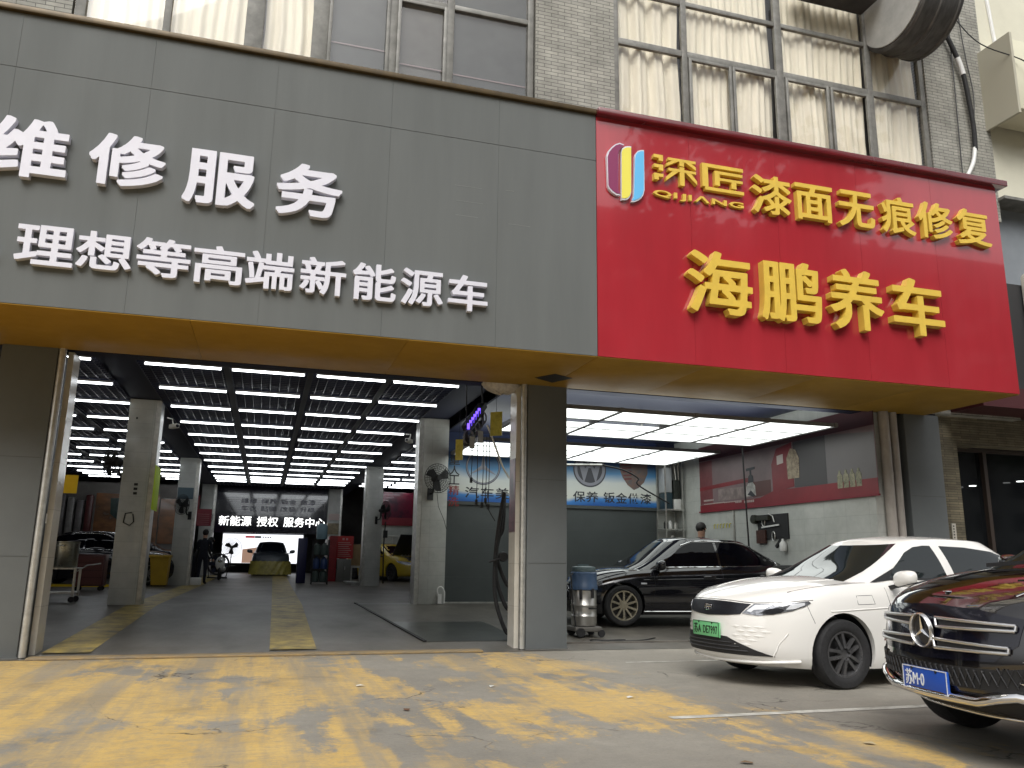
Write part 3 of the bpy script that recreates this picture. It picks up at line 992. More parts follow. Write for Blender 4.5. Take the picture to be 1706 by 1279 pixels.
# ------------------------------------------------------------------ inside the garage: far end
hs_ = wroot('service_sign', (.3, 39.3, 2.3), 'glossy black board with lit white characters across the far end', 'sign')
MB().box(-2.28, 2.70, 39.3, 39.42, 2.29, 4.93).build('board', mat('gloss black board', (.010, .010, .022), .10, coat=.5), hs_)
lit = mat('lit white lettering', (.8, .8, .8), .4, emit=(1, 1, .96), estr=1.7)
text_mesh('新能源 授权 服务中心', wall_fn(-2.05, 39.295, 2.60), .44, .02, .004, lit, hs_, 'lettering', width=4.70, N=90)
dim = mat('dull grey lettering', (.10, .10, .14), .5)
text_mesh('维修 保养 钣金 做漆', wall_fn(-1.15, 39.295, 3.62), .24, .02, .01, dim, hs_, 'lettering', width=3.3, N=50)
text_mesh('车衣 贴膜 改装 升级', wall_fn(-1.15, 39.295, 3.28), .24, .02, .01, dim, hs_, 'lettering', width=3.3, N=50)
lb = wroot('light_box', (0, 44, .9), 'bright backlit light box showing a brown car bonnet', 'light box')
MB().box(-2.1, 1.98, 44.0, 44.2, .86, 2.42).build('frame', M['black'], lb)
MB().box(-2.03, 1.9, 43.985, 43.999, .92, 2.36).build('screen', mat('lit screen', (.8, .8, .8), .4, emit=(.88, .90, .95), estr=.95), lb)
pm = mat('lit brown picture', (.3, .2, .15), .5, emit=(.40, .25, .18), estr=.55)
MB().prism([(-1.05, .93), (-1.05, 1.6), (-.5, 1.68), (.2, 1.82), (.9, 1.75), (.9, .93)], lambda a, b, d: (a, 43.985 - d, b), .001, .006).build('picture', pm, lb)
mb = MB().box(-.95, -.5, 43.976, 43.983, 2.17, 2.27)
mb.build('picture', mat('lit red print', (.4, .02, .03), .5, emit=(.4, .02, .03), estr=.5), lb)
mb = MB(); mb.box(-.49, -.18, 43.976, 43.983, 2.17, 2.27)
for k in range(4): mb.box(-.12 + k * .12, -.04 + k * .12, 43.976, 43.983, 2.19, 2.25)
mb.build('picture', M['black'], lb)
for x in (-1.7, -.4, .75, 1.5):
    o = MB().ball((x, 43.2, 2.46), .035, 6).build('spot_lamp', lit)
    setp(o, f'small bright spot lamp above the light box, {["leftmost", "second from the left", "third from the left", "rightmost"][[-1.7, -.4, .75, 1.5].index(x)]}', 'lamp', 'spot lamps above the light box')


# ---- fans
def fan_mesh(root, r=.32, wall=True):
    cg = MB()
    for k in range(7):
        t = k / 6; rr = r * (.15 + .85 * t)
        for sgn in (-1, 1):
            yy = sgn * .085 * (1 - t ** 3)
            cg.tube([(rr * math.cos(a), yy, rr * math.sin(a)) for a in np.linspace(0, 2 * math.pi, 25)], .004 if k < 6 else .008, 4, False)
    for k in range(28):
        a = 2 * math.pi * k / 28
        for sgn in (-1, 1):
            cg.tube([(q * r * math.cos(a), sgn * .085 * (1 - q ** 3), q * r * math.sin(a)) for q in (.15, .5, .8, 1)], .003, 3, False)
    cg.build('cage', M['black'], root)
    bl = MB()
    for k in range(3):
        a = 2 * math.pi * k / 3 + .4
        c_, s_ = math.cos(a), math.sin(a)
        pts = [(.05, -.04, .015), (.05, .05, -.02), (.26, .13, -.035), (.29, .02, 0), (.22, -.09, .03)]
        bl.prism([(p[0], p[1]) for p in pts], lambda u, w, d: (u * c_ - w * s_, d + .12 * w, u * s_ + w * c_), -.004, .004)
    bl.build('blade', M['black'], root)
    MB().lathe([(0, -.09), (.05, -.09), (.06, -.05), (.075, .04), (.07, .20), (.045, .26), (0, .27)], 16, (0, 0, 0), 'y').build('motor', M['black'], root, smooth=40)
    if wall:
        mb = MB().tube([(0, .2, -.02), (0, .2, -.22), (0, .24, -.30), (0, .36, -.32)], .022, 8).box(-.07, .07, .36, .375, -.46, -.2)
        mb.build('bracket', M['black'], root, smooth=40)
    else:
        mb = MB().tube([(0, .12, 0), (0, .12, -.75)], .02, 8).lathe([(0, 0), (.24, 0), (.24, .03), (.05, .06), (0, .06)], 18, (0, .12, -.80))
        mb.build('stand', M['black'], root, smooth=40)


f1 = empty('wall_fan', (3.57, 17.7, 3.0), R(14), 'black wall fan with round cage on nearest right column', 'fan', 'black fans in the garage')
fan_mesh(f1)
for loc, rz, lab in (((-3.1, 17.95, 3.08), R(-60), 'black wall fan on the left side of nearest left column'),
                     ((-2.62, 28.1, 2.84), R(-40), 'black wall fan on left column behind the yellow bin'),
                     ((3.92, 28.3, 2.86), R(50), 'black wall fan on middle right column'),
                     ((-2.6, 38.6, 2.9), R(10), 'small dark wall fan on farthest left column')):
    c_ = copy_tree(f1); c_.location = loc; c_.rotation_euler = (0, 0, rz); c_['label'] = lab
pf = empty('pedestal_fan', (-1.32, 37, FZ(37) + 1.22), 0, 'black standing fan silhouetted against the light box', 'fan')
fan_mesh(pf, .40, False)
o = MB().tube([(3.62, 17.98, 2.68), (3.66, 17.99, 2.4), (3.80, 17.99, 2.1), (3.86, 17.99, 1.9)], .006, 5).build('fan_cable', M['black'])
setp(o, 'thin black cable hanging below the round wall fan', 'cable')


def cctv(loc, rz, lab):
    r = empty('security_camera', loc, rz, lab, 'camera', 'white security cameras')
    MB().box(-.05, .05, -.16, .10, -.045, .045).build('housing', M['white_plastic'], r, bevel=.012)
    MB().lathe([(0, -.175), (.032, -.175), (.036, -.155)], 14, (0, 0, 0), 'y').build('lens', M['black_gloss'], r)
    MB().tube([(0, .02, .04), (0, .06, .16), (-.12, .06, .17)], .014, 6).build('bracket', M['white_plastic'], r)


cctv((-2.02, 18.2, 3.90), R(35), 'white security camera on nearest left tiled column')
cctv((3.0, 18.3, 3.88), R(-30), 'white security camera on nearest right tiled column')

o = MB().box(-2.245, -2.235, 17.88, 18.75, 2.15, 3.05).build('notice_board', M['paper_lime'], bevel=.002)
setp(o, 'bright lime yellow notice hanging beside nearest left column', 'notice')
o = MB().box(-2.92, -2.74, 13.5, 13.508, 2.13, 2.40).build('notice_sheet', M['paper_yellow'])
setp(o, 'small orange yellow sheet hanging by left entrance jamb', 'notice')

# ---- trolley with the steel pot
tr = wroot('steel_trolley', (-3.9, 18.9, FZ(18.9)), 'grey steel trolley on castors carrying a big pot', 'trolley')
z0 = FZ(18.9); x0, x1, y0, y1 = -4.35, -3.62, 18.75, 19.3
for h_ in (.66, .18): MB().box(x0, x1, y0, y1, z0 + h_, z0 + h_ + .028).build('shelf', M['steel'], tr)
mb = MB()
for x in (x0 + .03, x1 - .03):
    for y in (y0 + .03, y1 - .03): mb.box(x - .022, x + .022, y - .022, y + .022, z0 + .12, z0 + .658)
mb.build('frame', M['steel'], tr)
MB().tube([(x1, y0 + .03, z0 + .62), (x1 + .18, y0 + .03, z0 + .74), (x1 + .42, y0 + .1, z0 + .78)], .014, 6).build('handle', M['steel'], tr, smooth=40)
for x in (x0 + .05, x1 - .05):
    for y in (y0 + .05, y1 - .05):
        MB().lathe([(0, -.02), (.055, -.02), (.06, 0), (.055, .02), (0, .02)], 14, (x, y, z0 + .06), 'y').build('castor', M['rubber'], tr)
pt = wroot('steel_pot', (-3.95, 19.0, z0 + .69), 'large stainless steel pot standing on the trolley', 'pot')
MB().lathe([(0, .001), (.24, .001), (.255, .02), (.255, .50), (.27, .51), (.27, .525), (.248, .52), (.245, .05), (0, .04)], 32, (-3.93, 19.02, z0 + .69)).build('body', mat('brushed steel', (.42, .42, .36), .28, .95, .1, 8, stretch=(1, 1, 8)), pt, smooth=40)
MB().tube([(-4.02, 18.76, z0 + 1.13), (-4.02, 18.70, z0 + 1.13), (-3.9, 18.70, z0 + 1.13), (-3.9, 18.76, z0 + 1.13)], .012, 6).build('handle', M['steel'], pt)

# ---- yellow bin
zb = FZ(28)
bn = wroot('yellow_bin', (-3.05, 28, zb), 'tall yellow rubbish bin beside second left column', 'bin')
by = mat('yellow plastic', (.48, .30, .02), .45, 0, .15, 3)
mb = MB(); n0 = [(-3.26, 27.75), (-2.83, 27.75), (-2.83, 28.25), (-3.26, 28.25)]; n1 = [(-3.34, 27.68), (-2.80, 27.68), (-2.80, 28.32), (-3.34, 28.32)]
mb.add([(x, y, zb + .04) for x, y in n0] + [(x, y, zb + .86) for x, y in n1], [(0, 1, 2, 3), (0, 4, 5, 1), (1, 5, 6, 2), (2, 6, 7, 3), (3, 7, 4, 0)])
mb.build('body', by, bn)
MB().box(-3.38, -2.77, 27.64, 28.36, zb + .86, zb + .95).build('lid', by, bn, bevel=.02)
mb = MB().box(-3.25, -2.85, 27.8, 28.2, zb, zb + .039); mb.build('base', M['black'], bn)

# ---- people
def person(name_lab, loc, rz, pose, top, trousers, height=1.72, hair=True):
    r = empty('person', loc, rz, name_lab, 'person')
    s = height / 1.72
    lean = pose.get('lean', 0)
    def tor(z, fwd=0):      # lean the upper body forward (towards -y) about the hip
        a = lean; zz = z - .92
        return Vector((0, -math.sin(a) * zz + fwd * math.cos(a), .92 + math.cos(a) * zz))
    j = {}
    j['pel'] = Vector((0, 0, .93)); j['waist'] = tor(1.06); j['chest'] = tor(1.28); j['neck'] = tor(1.46); j['head0'] = tor(1.53, -.01); j['head1'] = tor(1.64, -.015)
    for sd, k in ((-1, 'r'), (1, 'l')):
        j['hip' + k] = Vector((.09 * sd, 0, .88)); j['kn' + k] = Vector((.10 * sd, -.02 + pose.get('knee' + k, 0), .48)); j['an' + k] = Vector((.11 * sd, .02, .08)); j['toe' + k] = Vector((.13 * sd, -.13, .04))
        j['sh' + k] = tor(1.41) + Vector((.18 * sd, 0, 0))
        ar = pose.get('arm' + k, ((.24, 0, 1.14), (.25, -.10, .90), (.25, -.13, .82)))
        for nm, p in zip(('el', 'wr', 'ha'), ar): j[nm + k] = Vector((p[0] * sd, p[1], p[2]))
    rad = dict(pel=.145, waist=.13, chest=.15, neck=.058, head0=.075, head1=.095)
    for k in 'rl': rad.update({'hip' + k: .095, 'kn' + k: .062, 'an' + k: .045, 'toe' + k: .038, 'sh' + k: .068, 'el' + k: .045, 'wr' + k: .032, 'ha' + k: .034})
    names = list(j); idx = {n: i for i, n in enumerate(names)}
    ed = [('pel', 'waist'), ('waist', 'chest'), ('chest', 'neck'), ('neck', 'head0'), ('head0', 'head1')]
    for k in 'rl': ed += [('pel', 'hip' + k), ('hip' + k, 'kn' + k), ('kn' + k, 'an' + k), ('an' + k, 'toe' + k), ('chest', 'sh' + k), ('sh' + k, 'el' + k), ('el' + k, 'wr' + k), ('wr' + k, 'ha' + k)]
    me = bpy.data.meshes.new('body'); me.from_pydata([tuple(j[n] * s) for n in names], [(idx[a], idx[b]) for a, b in ed], [])
    o = bpy.data.objects.new('body', me); COL.objects.link(o)
    sk = o.modifiers.new('s', 'SKIN'); su = o.modifiers.new('u', 'SUBSURF'); su.levels = 2
    for n in names:
        q = me.skin_vertices[0].data[idx[n]]; q.radius = (rad[n] * s, rad[n] * s * (.78 if n in ('pel', 'waist', 'chest') else 1)); q.use_root = n == 'pel'
    m2 = bpy.data.meshes.new_from_object(o.evaluated_get(C.evaluated_depsgraph_get()))
    bpy.data.objects.remove(o)
    for q in (M['skin'], top, trousers, M['black']): m2.materials.append(q)
    nk = j['neck'] * s; up = (j['head1'] - j['neck']).normalized()
    for p in m2.polygons:
        c = sum((m2.vertices[i].co for i in p.vertices), Vector()) / len(p.vertices); p.use_smooth = True
        if (c - nk).dot(up) > .02 * s and abs(c.x) < .11: p.material_index = 0
        elif min((c - j['ha' + k] * s).length for k in 'rl') < .075: p.material_index = 0
        elif c.z < .075 * s: p.material_index = 3
        elif c.z < .90 * s and abs(c.x) < .21: p.material_index = 2
        else: p.material_index = 1
    link_mesh('body', m2, None, r)
    h = j['head1'] * s
    hb = MB().ball((0, 0, 0), .112 * s, 10, (.86, 1.0, 1.0))
    hb.v = [tuple(Vector(v) + h + Vector((0, .018, .028))) for v in hb.v if True]
    keep = [f for f in hb.f if not all(hb.v[i][1] < h.y - .045 and hb.v[i][2] < h.z + .055 for i in f) and not all(hb.v[i][2] < h.z - .05 for i in f)]
    hb.f = keep; hb.mi = [0] * len(keep)
    hb.build('hair', M['hair'], r, smooth=60)
    fc = MB(); fy = h.y - .098 * s
    for sx in (-1, 1): fc.ball((sx * .034, fy + .014, h.z + .012), .012, 6)
    fc.box(-.024, .024, fy + .008, fy + .02, h.z - .058, h.z - .05)
    fc.build('face', M['hair'], r)
    nb = MB().add([(-.014, fy + .01, h.z - .02), (.014, fy + .01, h.z - .02), (0, fy - .016, h.z - .018), (0, fy + .008, h.z + .025)], [(0, 2, 3), (2, 1, 3), (0, 1, 2), (0, 3, 1)])
    nb.build('nose', M['skin'], r)
    return r


person('person in dark navy work clothes standing with back turned by the far columns', (-1.93, 29.4, FZ(29.4)), R(170), dict(lean=.12, arml=((.22, -.12, 1.14), (.20, -.30, 1.06), (.19, -.36, 1.05)), armr=((.22, -.12, 1.14), (.20, -.30, 1.06), (.19, -.36, 1.05))), M['cloth_dark'], M['cloth_dark'], 1.76)
person('person in dark clothes bending over a machine beside second left column', (-2.22, 30.2, FZ(30.2)), R(75), dict(lean=.75, arml=((.2, -.42, 1.02), (.16, -.55, .82), (.15, -.58, .75)), armr=((.2, -.42, 1.02), (.16, -.55, .82), (.15, -.58, .75))), M['black'], M['cloth_dark'], 1.70)
person('person with short dark hair standing behind the black saloon', (9.14, 16.15, FZ(16.15)), R(25), dict(lean=.05), mat('grey shirt', (.16, .16, .17), .9), M['cloth_dark'], 1.86)

# ---- far machines and clutter
mo = wroot('electric_scooter', (-1.5, 33.5, FZ(33.5)), 'small white electric scooter parked by the dark clothed person', 'scooter')
zz = FZ(33.5)
mb = MB().ball((-1.55, 33.2, zz + .62), .22, 8, (.8, .5, 1.15)).ball((-1.5, 33.5, zz + .42), .2, 8, (.8, 1.2, .6))
mb.build('body', M['white_plastic'], mo, smooth=50)
for y in (33.05, 34.15): MB().lathe([(.08, -.04), (.2, -.045), (.24, 0), (.2, .045), (.08, .04)], 18, (-1.55, y, zz + .24), 'x', True).build('wheel', M['rubber'], mo)
MB().tube([(-1.85, 33.3, zz + 1.0), (-1.55, 33.2, zz + .93), (-1.25, 33.3, zz + 1.0)], .018, 6).build('handlebar', M['black'], mo)
MB().ball((-1.55, 33.07, zz + .72), .07, 6, (1.2, .5, 1)).build('headlight', M['chrome'], mo)
MB().box(-1.66, -1.40, 33.5, 34.2, zz + .70, zz + .80).build('seat', M['black'], mo, bevel=.03)

rk = wroot('water_bottle_rack', (1.9, 30, FZ(30)), 'narrow rack stacked with blue water bottles', 'rack')
z0 = FZ(30)
mb = MB()
for x in (1.66, 2.2):
    for y in (29.8, 30.25): mb.box(x - .015, x + .015, y - .015, y + .015, z0, z0 + 1.55)
for z in (.08, .52, 1.0): mb.box(1.64, 2.22, 29.78, 30.27, z0 + z, z0 + z + .02)
mb.build('frame', M['black'], rk)
bl_ = mat('pale blue bottle', (.20, .32, .38), .15, 0, .1, 4); bd_ = mat('blue crate plastic', (.02, .05, .16), .4); gr_ = mat('green grey plastic', (.06, .09, .085), .4)
for (z, m_) in ((1.02, gr_), (.54, bd_), (.10, gr_)):
    for x in (1.80, 2.06):
        o = MB().lathe([(0, 0), (.12, 0), (.125, .02), (.125, .28), (.10, .35), (.04, .38), (.04, .42), (0, .42)], 14, (x, 30.0, z0 + z)).build('water_bottle', m_, smooth=40)
        setp(o, f'{["dull green", "dark blue"][m_ is bd_]} bottle on the {["top", "middle", "bottom"][int(z < .9) + int(z < .4)]} rack shelf, {["left", "right"][x > 2]}', 'bottle', 'bottles on the rack')
o = MB().lathe([(0, 0), (.18, 0), (.19, .02), (.19, .46), (.15, .52), (.05, .55), (0, .55)], 18, (1.93, 30.0, z0 + 1.56)).build('water_bottle', bl_, smooth=40)
setp(o, 'large pale blue water bottle on top of the rack', 'bottle')
o = MB().box(1.18, 1.5, 31.0, 31.4, FZ(31), FZ(31) + 1.6).build('blue_cabinet', mat('dark blue paint', (.012, .014, .07), .4), bevel=.01)
setp(o, 'narrow dark blue cabinet left of the bottle rack', 'cabinet')
rcab = wroot('red_cabinet', (2.6, 33, FZ(33)), 'tall red tool cabinet beside the bottle rack', 'cabinet')
rp = mat('red paint', (.32, .012, .02), .4, 0, .2, 2)
MB().box(2.40, 2.72, 32.8, 33.4, FZ(33), 2.05).build('body', rp, rcab, bevel=.01)
mb = MB()
for k in range(4): mb.box(2.44, 2.68, 32.785, 32.799, FZ(33) + .1 + k * .42, FZ(33) + .47 + k * .42)
mb.build('drawer', mat('darker red paint', (.22, .01, .015), .35), rcab)
pst = wroot('red_poster', (3.05, 33.6, 1.2), 'red notice poster with pale lines of text beside red cabinet', 'poster')
MB().box(2.74, 3.42, 33.6, 33.63, 1.22, 2.10).build('sheet', mat('red print', (.42, .02, .02), .5), pst)
mb = MB()
for k in range(8): mb.box(2.82, 3.34 - .05 * (k % 3), 33.592, 33.599, 1.3 + k * .075, 1.325 + k * .075)
mb.box(2.98, 3.06, 33.592, 33.599, 1.94, 2.02).box(3.12, 3.20, 33.592, 33.599, 1.94, 2.02)
mb.build('text_lines', mat('pale print', (.5, .3, .28), .6), pst)
gb = wroot('grey_locker', (3.02, 32.9, FZ(33)), 'low grey metal locker under the red poster', 'locker')
MB().box(2.74, 3.28, 32.7, 33.2, FZ(33), 1.20).build('body', mat('grey green paint', (.14, .14, .125), .45), gb, bevel=.01)
MB().box(3.0, 3.006, 32.69, 32.699, FZ(33) + .05, 1.15).build('door_gap', M['black'], gb)
MB().box(3.04, 3.06, 32.67, 32.699, .8, .92).build('handle', M['steel'], gb)
o = MB().box(3.42, 3.80, 33.9, 34.2, .95, 1.78).build('cardboard_box', M['cardboard'], bevel=.01)
setp(o, 'brown cardboard box beside middle right column', 'box')
o = MB().box(3.38, 3.84, 33.85, 34.3, .86, .94).box(3.42, 3.46, 33.9, 33.95, FZ(34), .86).box(3.76, 3.8, 33.9, 33.95, FZ(34), .86).box(3.42, 3.46, 34.2, 34.25, FZ(34), .86).box(3.76, 3.8, 34.2, 34.25, FZ(34), .86).build('work_table', M['steel'])
setp(o, 'small steel work table under the cardboard box', 'table')
for x0_, x1_, z0_, z1_, m_, lab, nm in ((2.75, 3.24, 2.94, 3.24, mat('white red notice', (.55, .45, .42), .6), 'white notice with a red edge on farthest right column', 'notice_sheet'),
                                     (2.74, 3.24, 2.30, 2.80, mat('beige print', (.30, .25, .16), .6, 0, .4, 6), 'beige printed notice below the white one, right of lit sign', 'notice_sheet')):
    o = MB().box(x0_, x1_, 38.84, 38.86, z0_, z1_).build(nm, m_); setp(o, lab, 'notice')
rn = wroot('red_notice', (-2.25, 33, 2.36), 'dark red notice board with pale lines left of lit sign', 'notice')
MB().box(-2.75, -2.02, 33.4, 33.43, 2.36, 3.0).build('sheet', M['dark_red'], rn)
mb = MB()
for k in range(6): mb.box(-2.52, -2.10, 33.392, 33.399, 2.42 + k * .075, 2.435 + k * .075)
mb.build('text_lines', mat('dull pink print', (.35, .15, .16), .6), rn)
o = MB().box(-2.76, -2.5, 33.44, 33.47, 3.01, 3.5).build('notice_strip', M['dark_red'])
setp(o, 'dark red strip above the red notice board', 'notice')
for k, (x, y, s_) in enumerate(((3.02, 30.2, 1.), (3.14, 29.6, .8))):
    o = MB().lathe([(0, 0), (.16 * s_, 0), (.22 * s_, .10), (.24 * s_, .11), (.23 * s_, .12), (.15 * s_, .02), (0, .02)], 20, (x, y, FZ(y))).build('white_basin', M['white_plastic'], smooth=40)
    setp(o, ['larger white basin on the floor before middle right column', 'smaller white basin on the floor before middle right column'][k], 'basin', 'white basins on the garage floor')
df = wroot('drum_fan', (-1.72, 35.4, FZ(35)), 'big round black drum fan on the floor left of the light box', 'fan')
MB().lathe([(.36, -.12), (.42, -.12), (.44, 0), (.42, .12), (.36, .12)], 32, (-1.72, 35.4, FZ(35.4) + .55), 'y', True).build('drum', M['black'], df, smooth=40)
mb = MB()
for k in range(6):
    a = k * math.pi / 3; mb.prism([(.05, -.05), (.36, -.1), (.36, .06), (.05, .04)], lambda u, w, d: (-1.72 + u * math.cos(a) - w * math.sin(a), 35.4 + d + .2 * w, FZ(35.4) + .55 + u * math.sin(a) + w * math.cos(a)), -.004, .004)
mb.build('blade', M['grille'], df)
MB().bar((-2.1, 35.4, FZ(35.4) + .03), (-1.34, 35.4, FZ(35.4) + .03), .4, .05).tube([(-2.05, 35.4, FZ(35.4) + .05), (-2.12, 35.4, FZ(35.4) + .55)], .02, 6).tube([(-1.39, 35.4, FZ(35.4) + .05), (-1.30, 35.4, FZ(35.4) + .55)], .02, 6).build('stand', M['black'], df)
tc = wroot('tool_cart', (-4.4, 24.6, FZ(24.6)), 'dark tool cart with drawers parked behind nearest left column', 'tool cart')
MB().box(-4.75, -4.05, 24.4, 24.9, FZ(24.6) + .12, FZ(24.6) + .95).build('body', mat('dark red grey paint', (.09, .03, .03), .4), tc, bevel=.015)
for k in range(4): MB().box(-4.71, -4.09, 24.385, 24.399, FZ(24.6) + .16 + k * .19, FZ(24.6) + .33 + k * .19).build('drawer', mat('cart drawer', (.14, .05, .045), .35), tc)
for x in (-4.68, -4.12):
    for y in (24.46, 24.84): MB().lathe([(0, -.02), (.055, -.02), (.06, 0), (.055, .02), (0, .02)], 14, (x, y, FZ(24.6) + .06), 'y').build('castor', M['rubber'], tc)
# left bay walls
pw = wroot('poster_wall', (-6, 37.6, 1), 'glossy brown poster wall behind the black cars', 'wall panel')
MB().box(-9.4, -3.0, 37.6, 37.7, .35, 4.2).build('panel', M['wall_dim'], pw)
MB().box(-6.85, -4.4, 37.55, 37.598, 1.72, 3.75).build('print', M['brown'], pw)
MB().box(-4.35, -3.05, 37.55, 37.598, 1.72, 3.6).build('print', M['brown'], pw)
mb = MB().prism([(-6.3, 3.55), (-5.0, 3.6), (-5.0, 2.9), (-5.3, 2.6), (-5.9, 2.6), (-6.25, 2.9)], lambda a, b, d: (a, 37.548 - d, b), 0, .01)
mb.build('print', mat('dark green print', (.012, .035, .03), .25, 0, .5, 4), pw)
for k in range(7):
    a = -9.2 + k * .34
    o = MB().box(a, a + .26, 37.2, 37.5, 1.95, 3.65 - .12 * (k % 3)).build('hanging_part', mat('car part', random.choice([(.25, .24, .23), (.10, .03, .03), (.16, .15, .15), (.03, .03, .035)]), .3, 0, .4, 5), bevel=.05)
    setp(o, 'long glossy car panel hanging on the left rear wall', 'car part', 'car panels hanging on the left rear wall')
o = MB().box(-9.3, -6.9, 37.0, 37.5, .4, 1.9).build('low_cupboard', mat('dark brown', (.05, .04, .04), .6, 0, .3, 2), bevel=.02)
setp(o, 'dark low cupboard against the left rear wall', 'cupboard')
# right rear wall with posters
pr = wroot('dark_poster', (5.5, 36, 2.6), 'dark red poster above white wall behind yellow car', 'poster')
MB().box(4.4, 7.4, 36.0, 36.05, 2.66, 4.1).build('print', mat('dark red glossy print', (.16, .012, .03), .18, 0, .8, 1.6, coat=.4, var2=(.03, .015, .03)), pr)
MB().box(4.4, 7.4, 35.99, 35.998, 2.66, 3.0).build('print_band', M['dark_red'], pr)
o = MB().box(4.4, 7.4, 36.1, 36.3, .4, 2.66).build('white_wall', M['white_tile'])
setp(o, 'white tiled wall behind the yellow car', 'wall')
rr_ = MB()
for k in range(4): rr_.tube([(4.9 + k * .42, 35.9, 1.4), (4.9 + k * .42, 35.9, 2.2)], .02, 6)
rr_.tube([(4.7, 35.9, 2.2), (6.6, 35.9, 2.2)], .02, 6)
o = rr_.build('pipe_rack', M['steel']); setp(o, 'grey pipe rack on white wall behind the yellow car', 'rack')
o = MB().tube([(4.02, 28.9, .4), (3.97, 28.8, 1.6), (4.0, 28.8, 2.5)], .025, 6).box(3.94, 4.08, 28.72, 28.86, 1.95, 2.2).build('hanging_cable', M['black'])
setp(o, 'black cable with switch box hanging by middle right column', 'cable')
o = MB().tube(bezier([(3.80, 18.02, .30), (3.70, 18.0, .58), (3.78, 18.0, .66), (3.86, 18.0, .55), (3.86, 18.0, .31)]), .014, 6).box(3.72, 3.80, 17.99, 18.06, .30, .5).build('white_hose', M['white_plastic'])
setp(o, 'white hose loop at the foot of nearest right column', 'hose')
o = MB().box(-2.25, -1.9, 28.9, 29.2, FZ(29), FZ(29) + .24).build('white_crate', M['white_plastic'], bevel=.01)
setp(o, 'low white crate on the floor by second left column', 'crate')
o = MB().box(-5.9, -4.25, 27.2, 27.26, FZ(27), FZ(27) + .07).build('wheel_stop', M['paper_yellow'])
setp(o, 'low yellow floor bar in front of the black car in the left bay', 'wheel stop')

# ---- hoses and the hanging reel at the middle pillar
hz_ = MB()
for k, dx in enumerate((0, .05, .10)):
    hz_.tube(bezier([(3.62 + dx * .3, 12.55 + k * .05, 2.3), (3.52 + dx, 12.5 + k * .05, 1.75), (3.47 + dx * .6, 12.5 + k * .05, 1.15 + .2 * k), (3.50 + dx * .5, 12.5 + k * .05, .62 + .3 * k), (3.68 + dx * .4, 12.5 + k * .05, .16 + .35 * k), (3.8, 12.55 + k * .05, .3 + .4 * k)]), .032, 8)
o = hz_.build('black_hose', M['rubber'], smooth=50); setp(o, 'thick black hose loops hanging behind the middle pillar', 'hose')
o = MB().tube(bezier([(3.75, 12.45, 1.35), (3.55, 12.4, 1.28), (3.35, 12.4, 1.22)]), .018, 6).lathe([(0, -.05), (.07, -.05), (.08, 0), (.07, .05), (0, .05)], 14, (3.58, 12.42, 1.30), 'y').build('hose_gun', M['black'], smooth=40)
setp(o, 'black spray gun hung on the hose loops', 'spray gun')
rl = wroot('hose_reel_rack', (3.45, 13.5, 3.5), 'hanging black reel rack with small blue lamps and dangling cables', 'hose reel')
A_ = Vector((3.17, 13.4, 3.45)); B_ = Vector((3.55, 13.8, 3.95))
mb = MB().bar(A_, B_, .16, .10).bar(A_ + Vector((0, 0, -.28)), B_ + Vector((0, 0, -.30)), .10, .06).bar(A_, A_ + Vector((0, 0, -.28)), .05, .05).bar(B_, B_ + Vector((0, 0, -.3)), .05, .05)
mb.tube([tuple(B_), (3.55, 13.9, 4.4)], .015, 6).tube([tuple(A_), (3.2, 13.6, 4.4)], .012, 6)
mb.build('rack_frame', M['black'], rl)
bm_ = mat('blue lamp', (.1, .05, .6), .4, emit=(.16, .08, 1.0), estr=1.6)
for k in range(6):
    p = A_.lerp(B_, .05 + k * .13)
    MB().box(p.x - .022, p.x + .022, p.y - .10, p.y - .082, p.z - .05, p.z + .05).build('lamp', bm_, rl)
for k in range(5):
    p = A_.lerp(B_, .1 + k * .2) + Vector((0, -.06, -.2))
    MB().tube([(p.x + .085 * math.cos(a), p.y, p.z + .12 * math.sin(a)) for a in np.linspace(0, 2 * math.pi, 17)], .014, 6).build('hose_coil', mat('grey hose', (.12, .12, .13), .4), rl)
mb = MB().box(3.22, 3.30, 13.30, 13.36, 3.10, 3.30).box(3.38, 3.47, 13.40, 13.46, 3.22, 3.42)
mb.build('label_card', mat('grey card', (.28, .28, .27), .4), rl)
mb = MB()
for x, zt_, zb_ in ((3.30, 3.2, 2.62), (3.40, 3.2, 2.25), (3.50, 3.3, 2.20), (3.56, 3.35, 2.28), (3.61, 3.4, 2.18)):
    mb.tube([(x, 13.5, zt_), (x + .01, 13.5, (zt_ + zb_) / 2), (x, 13.5, zb_)], .007, 5); mb.box(x - .02, x + .02, 13.48, 13.52, zb_ - .09, zb_)
mb.tube([(3.56, 13.5, 2.2), (3.66, 13.5, 2.02), (3.74, 13.5, 1.9)], .012, 5)
mb.build('cable', M['black'], rl)
for (x, y, z, w, h, lab) in ((3.70, 13.4, 3.35, .22, .42, 'olive yellow laminated sheet hanging higher by the middle pillar'), (3.10, 13.6, 2.92, .14, .36, 'olive yellow laminated sheet hanging lower under the blue lamps')):
    r_ = empty('laminated_sheet', (x, y, z), R(-38), lab, 'notice', 'laminated sheets by the middle pillar')
    MB().box(-w / 2, w / 2, -.003, .003, 0, h).build('sheet', M['paper_olive'], r_)
    MB().tube([(0, 0, h), (0, 0, h + .5)], .004, 4).build('string', M['black'], r_)
o = MB().tube(bezier([(4.12, 15.6, 3.9), (4.25, 15.6, 3.6), (4.45, 15.6, 3.1), (4.6, 15.6, 2.85)]), .02, 6).build('dangling_hose', M['steel'])
setp(o, 'thin grey hose dangling in front of the ring emblem', 'hose')

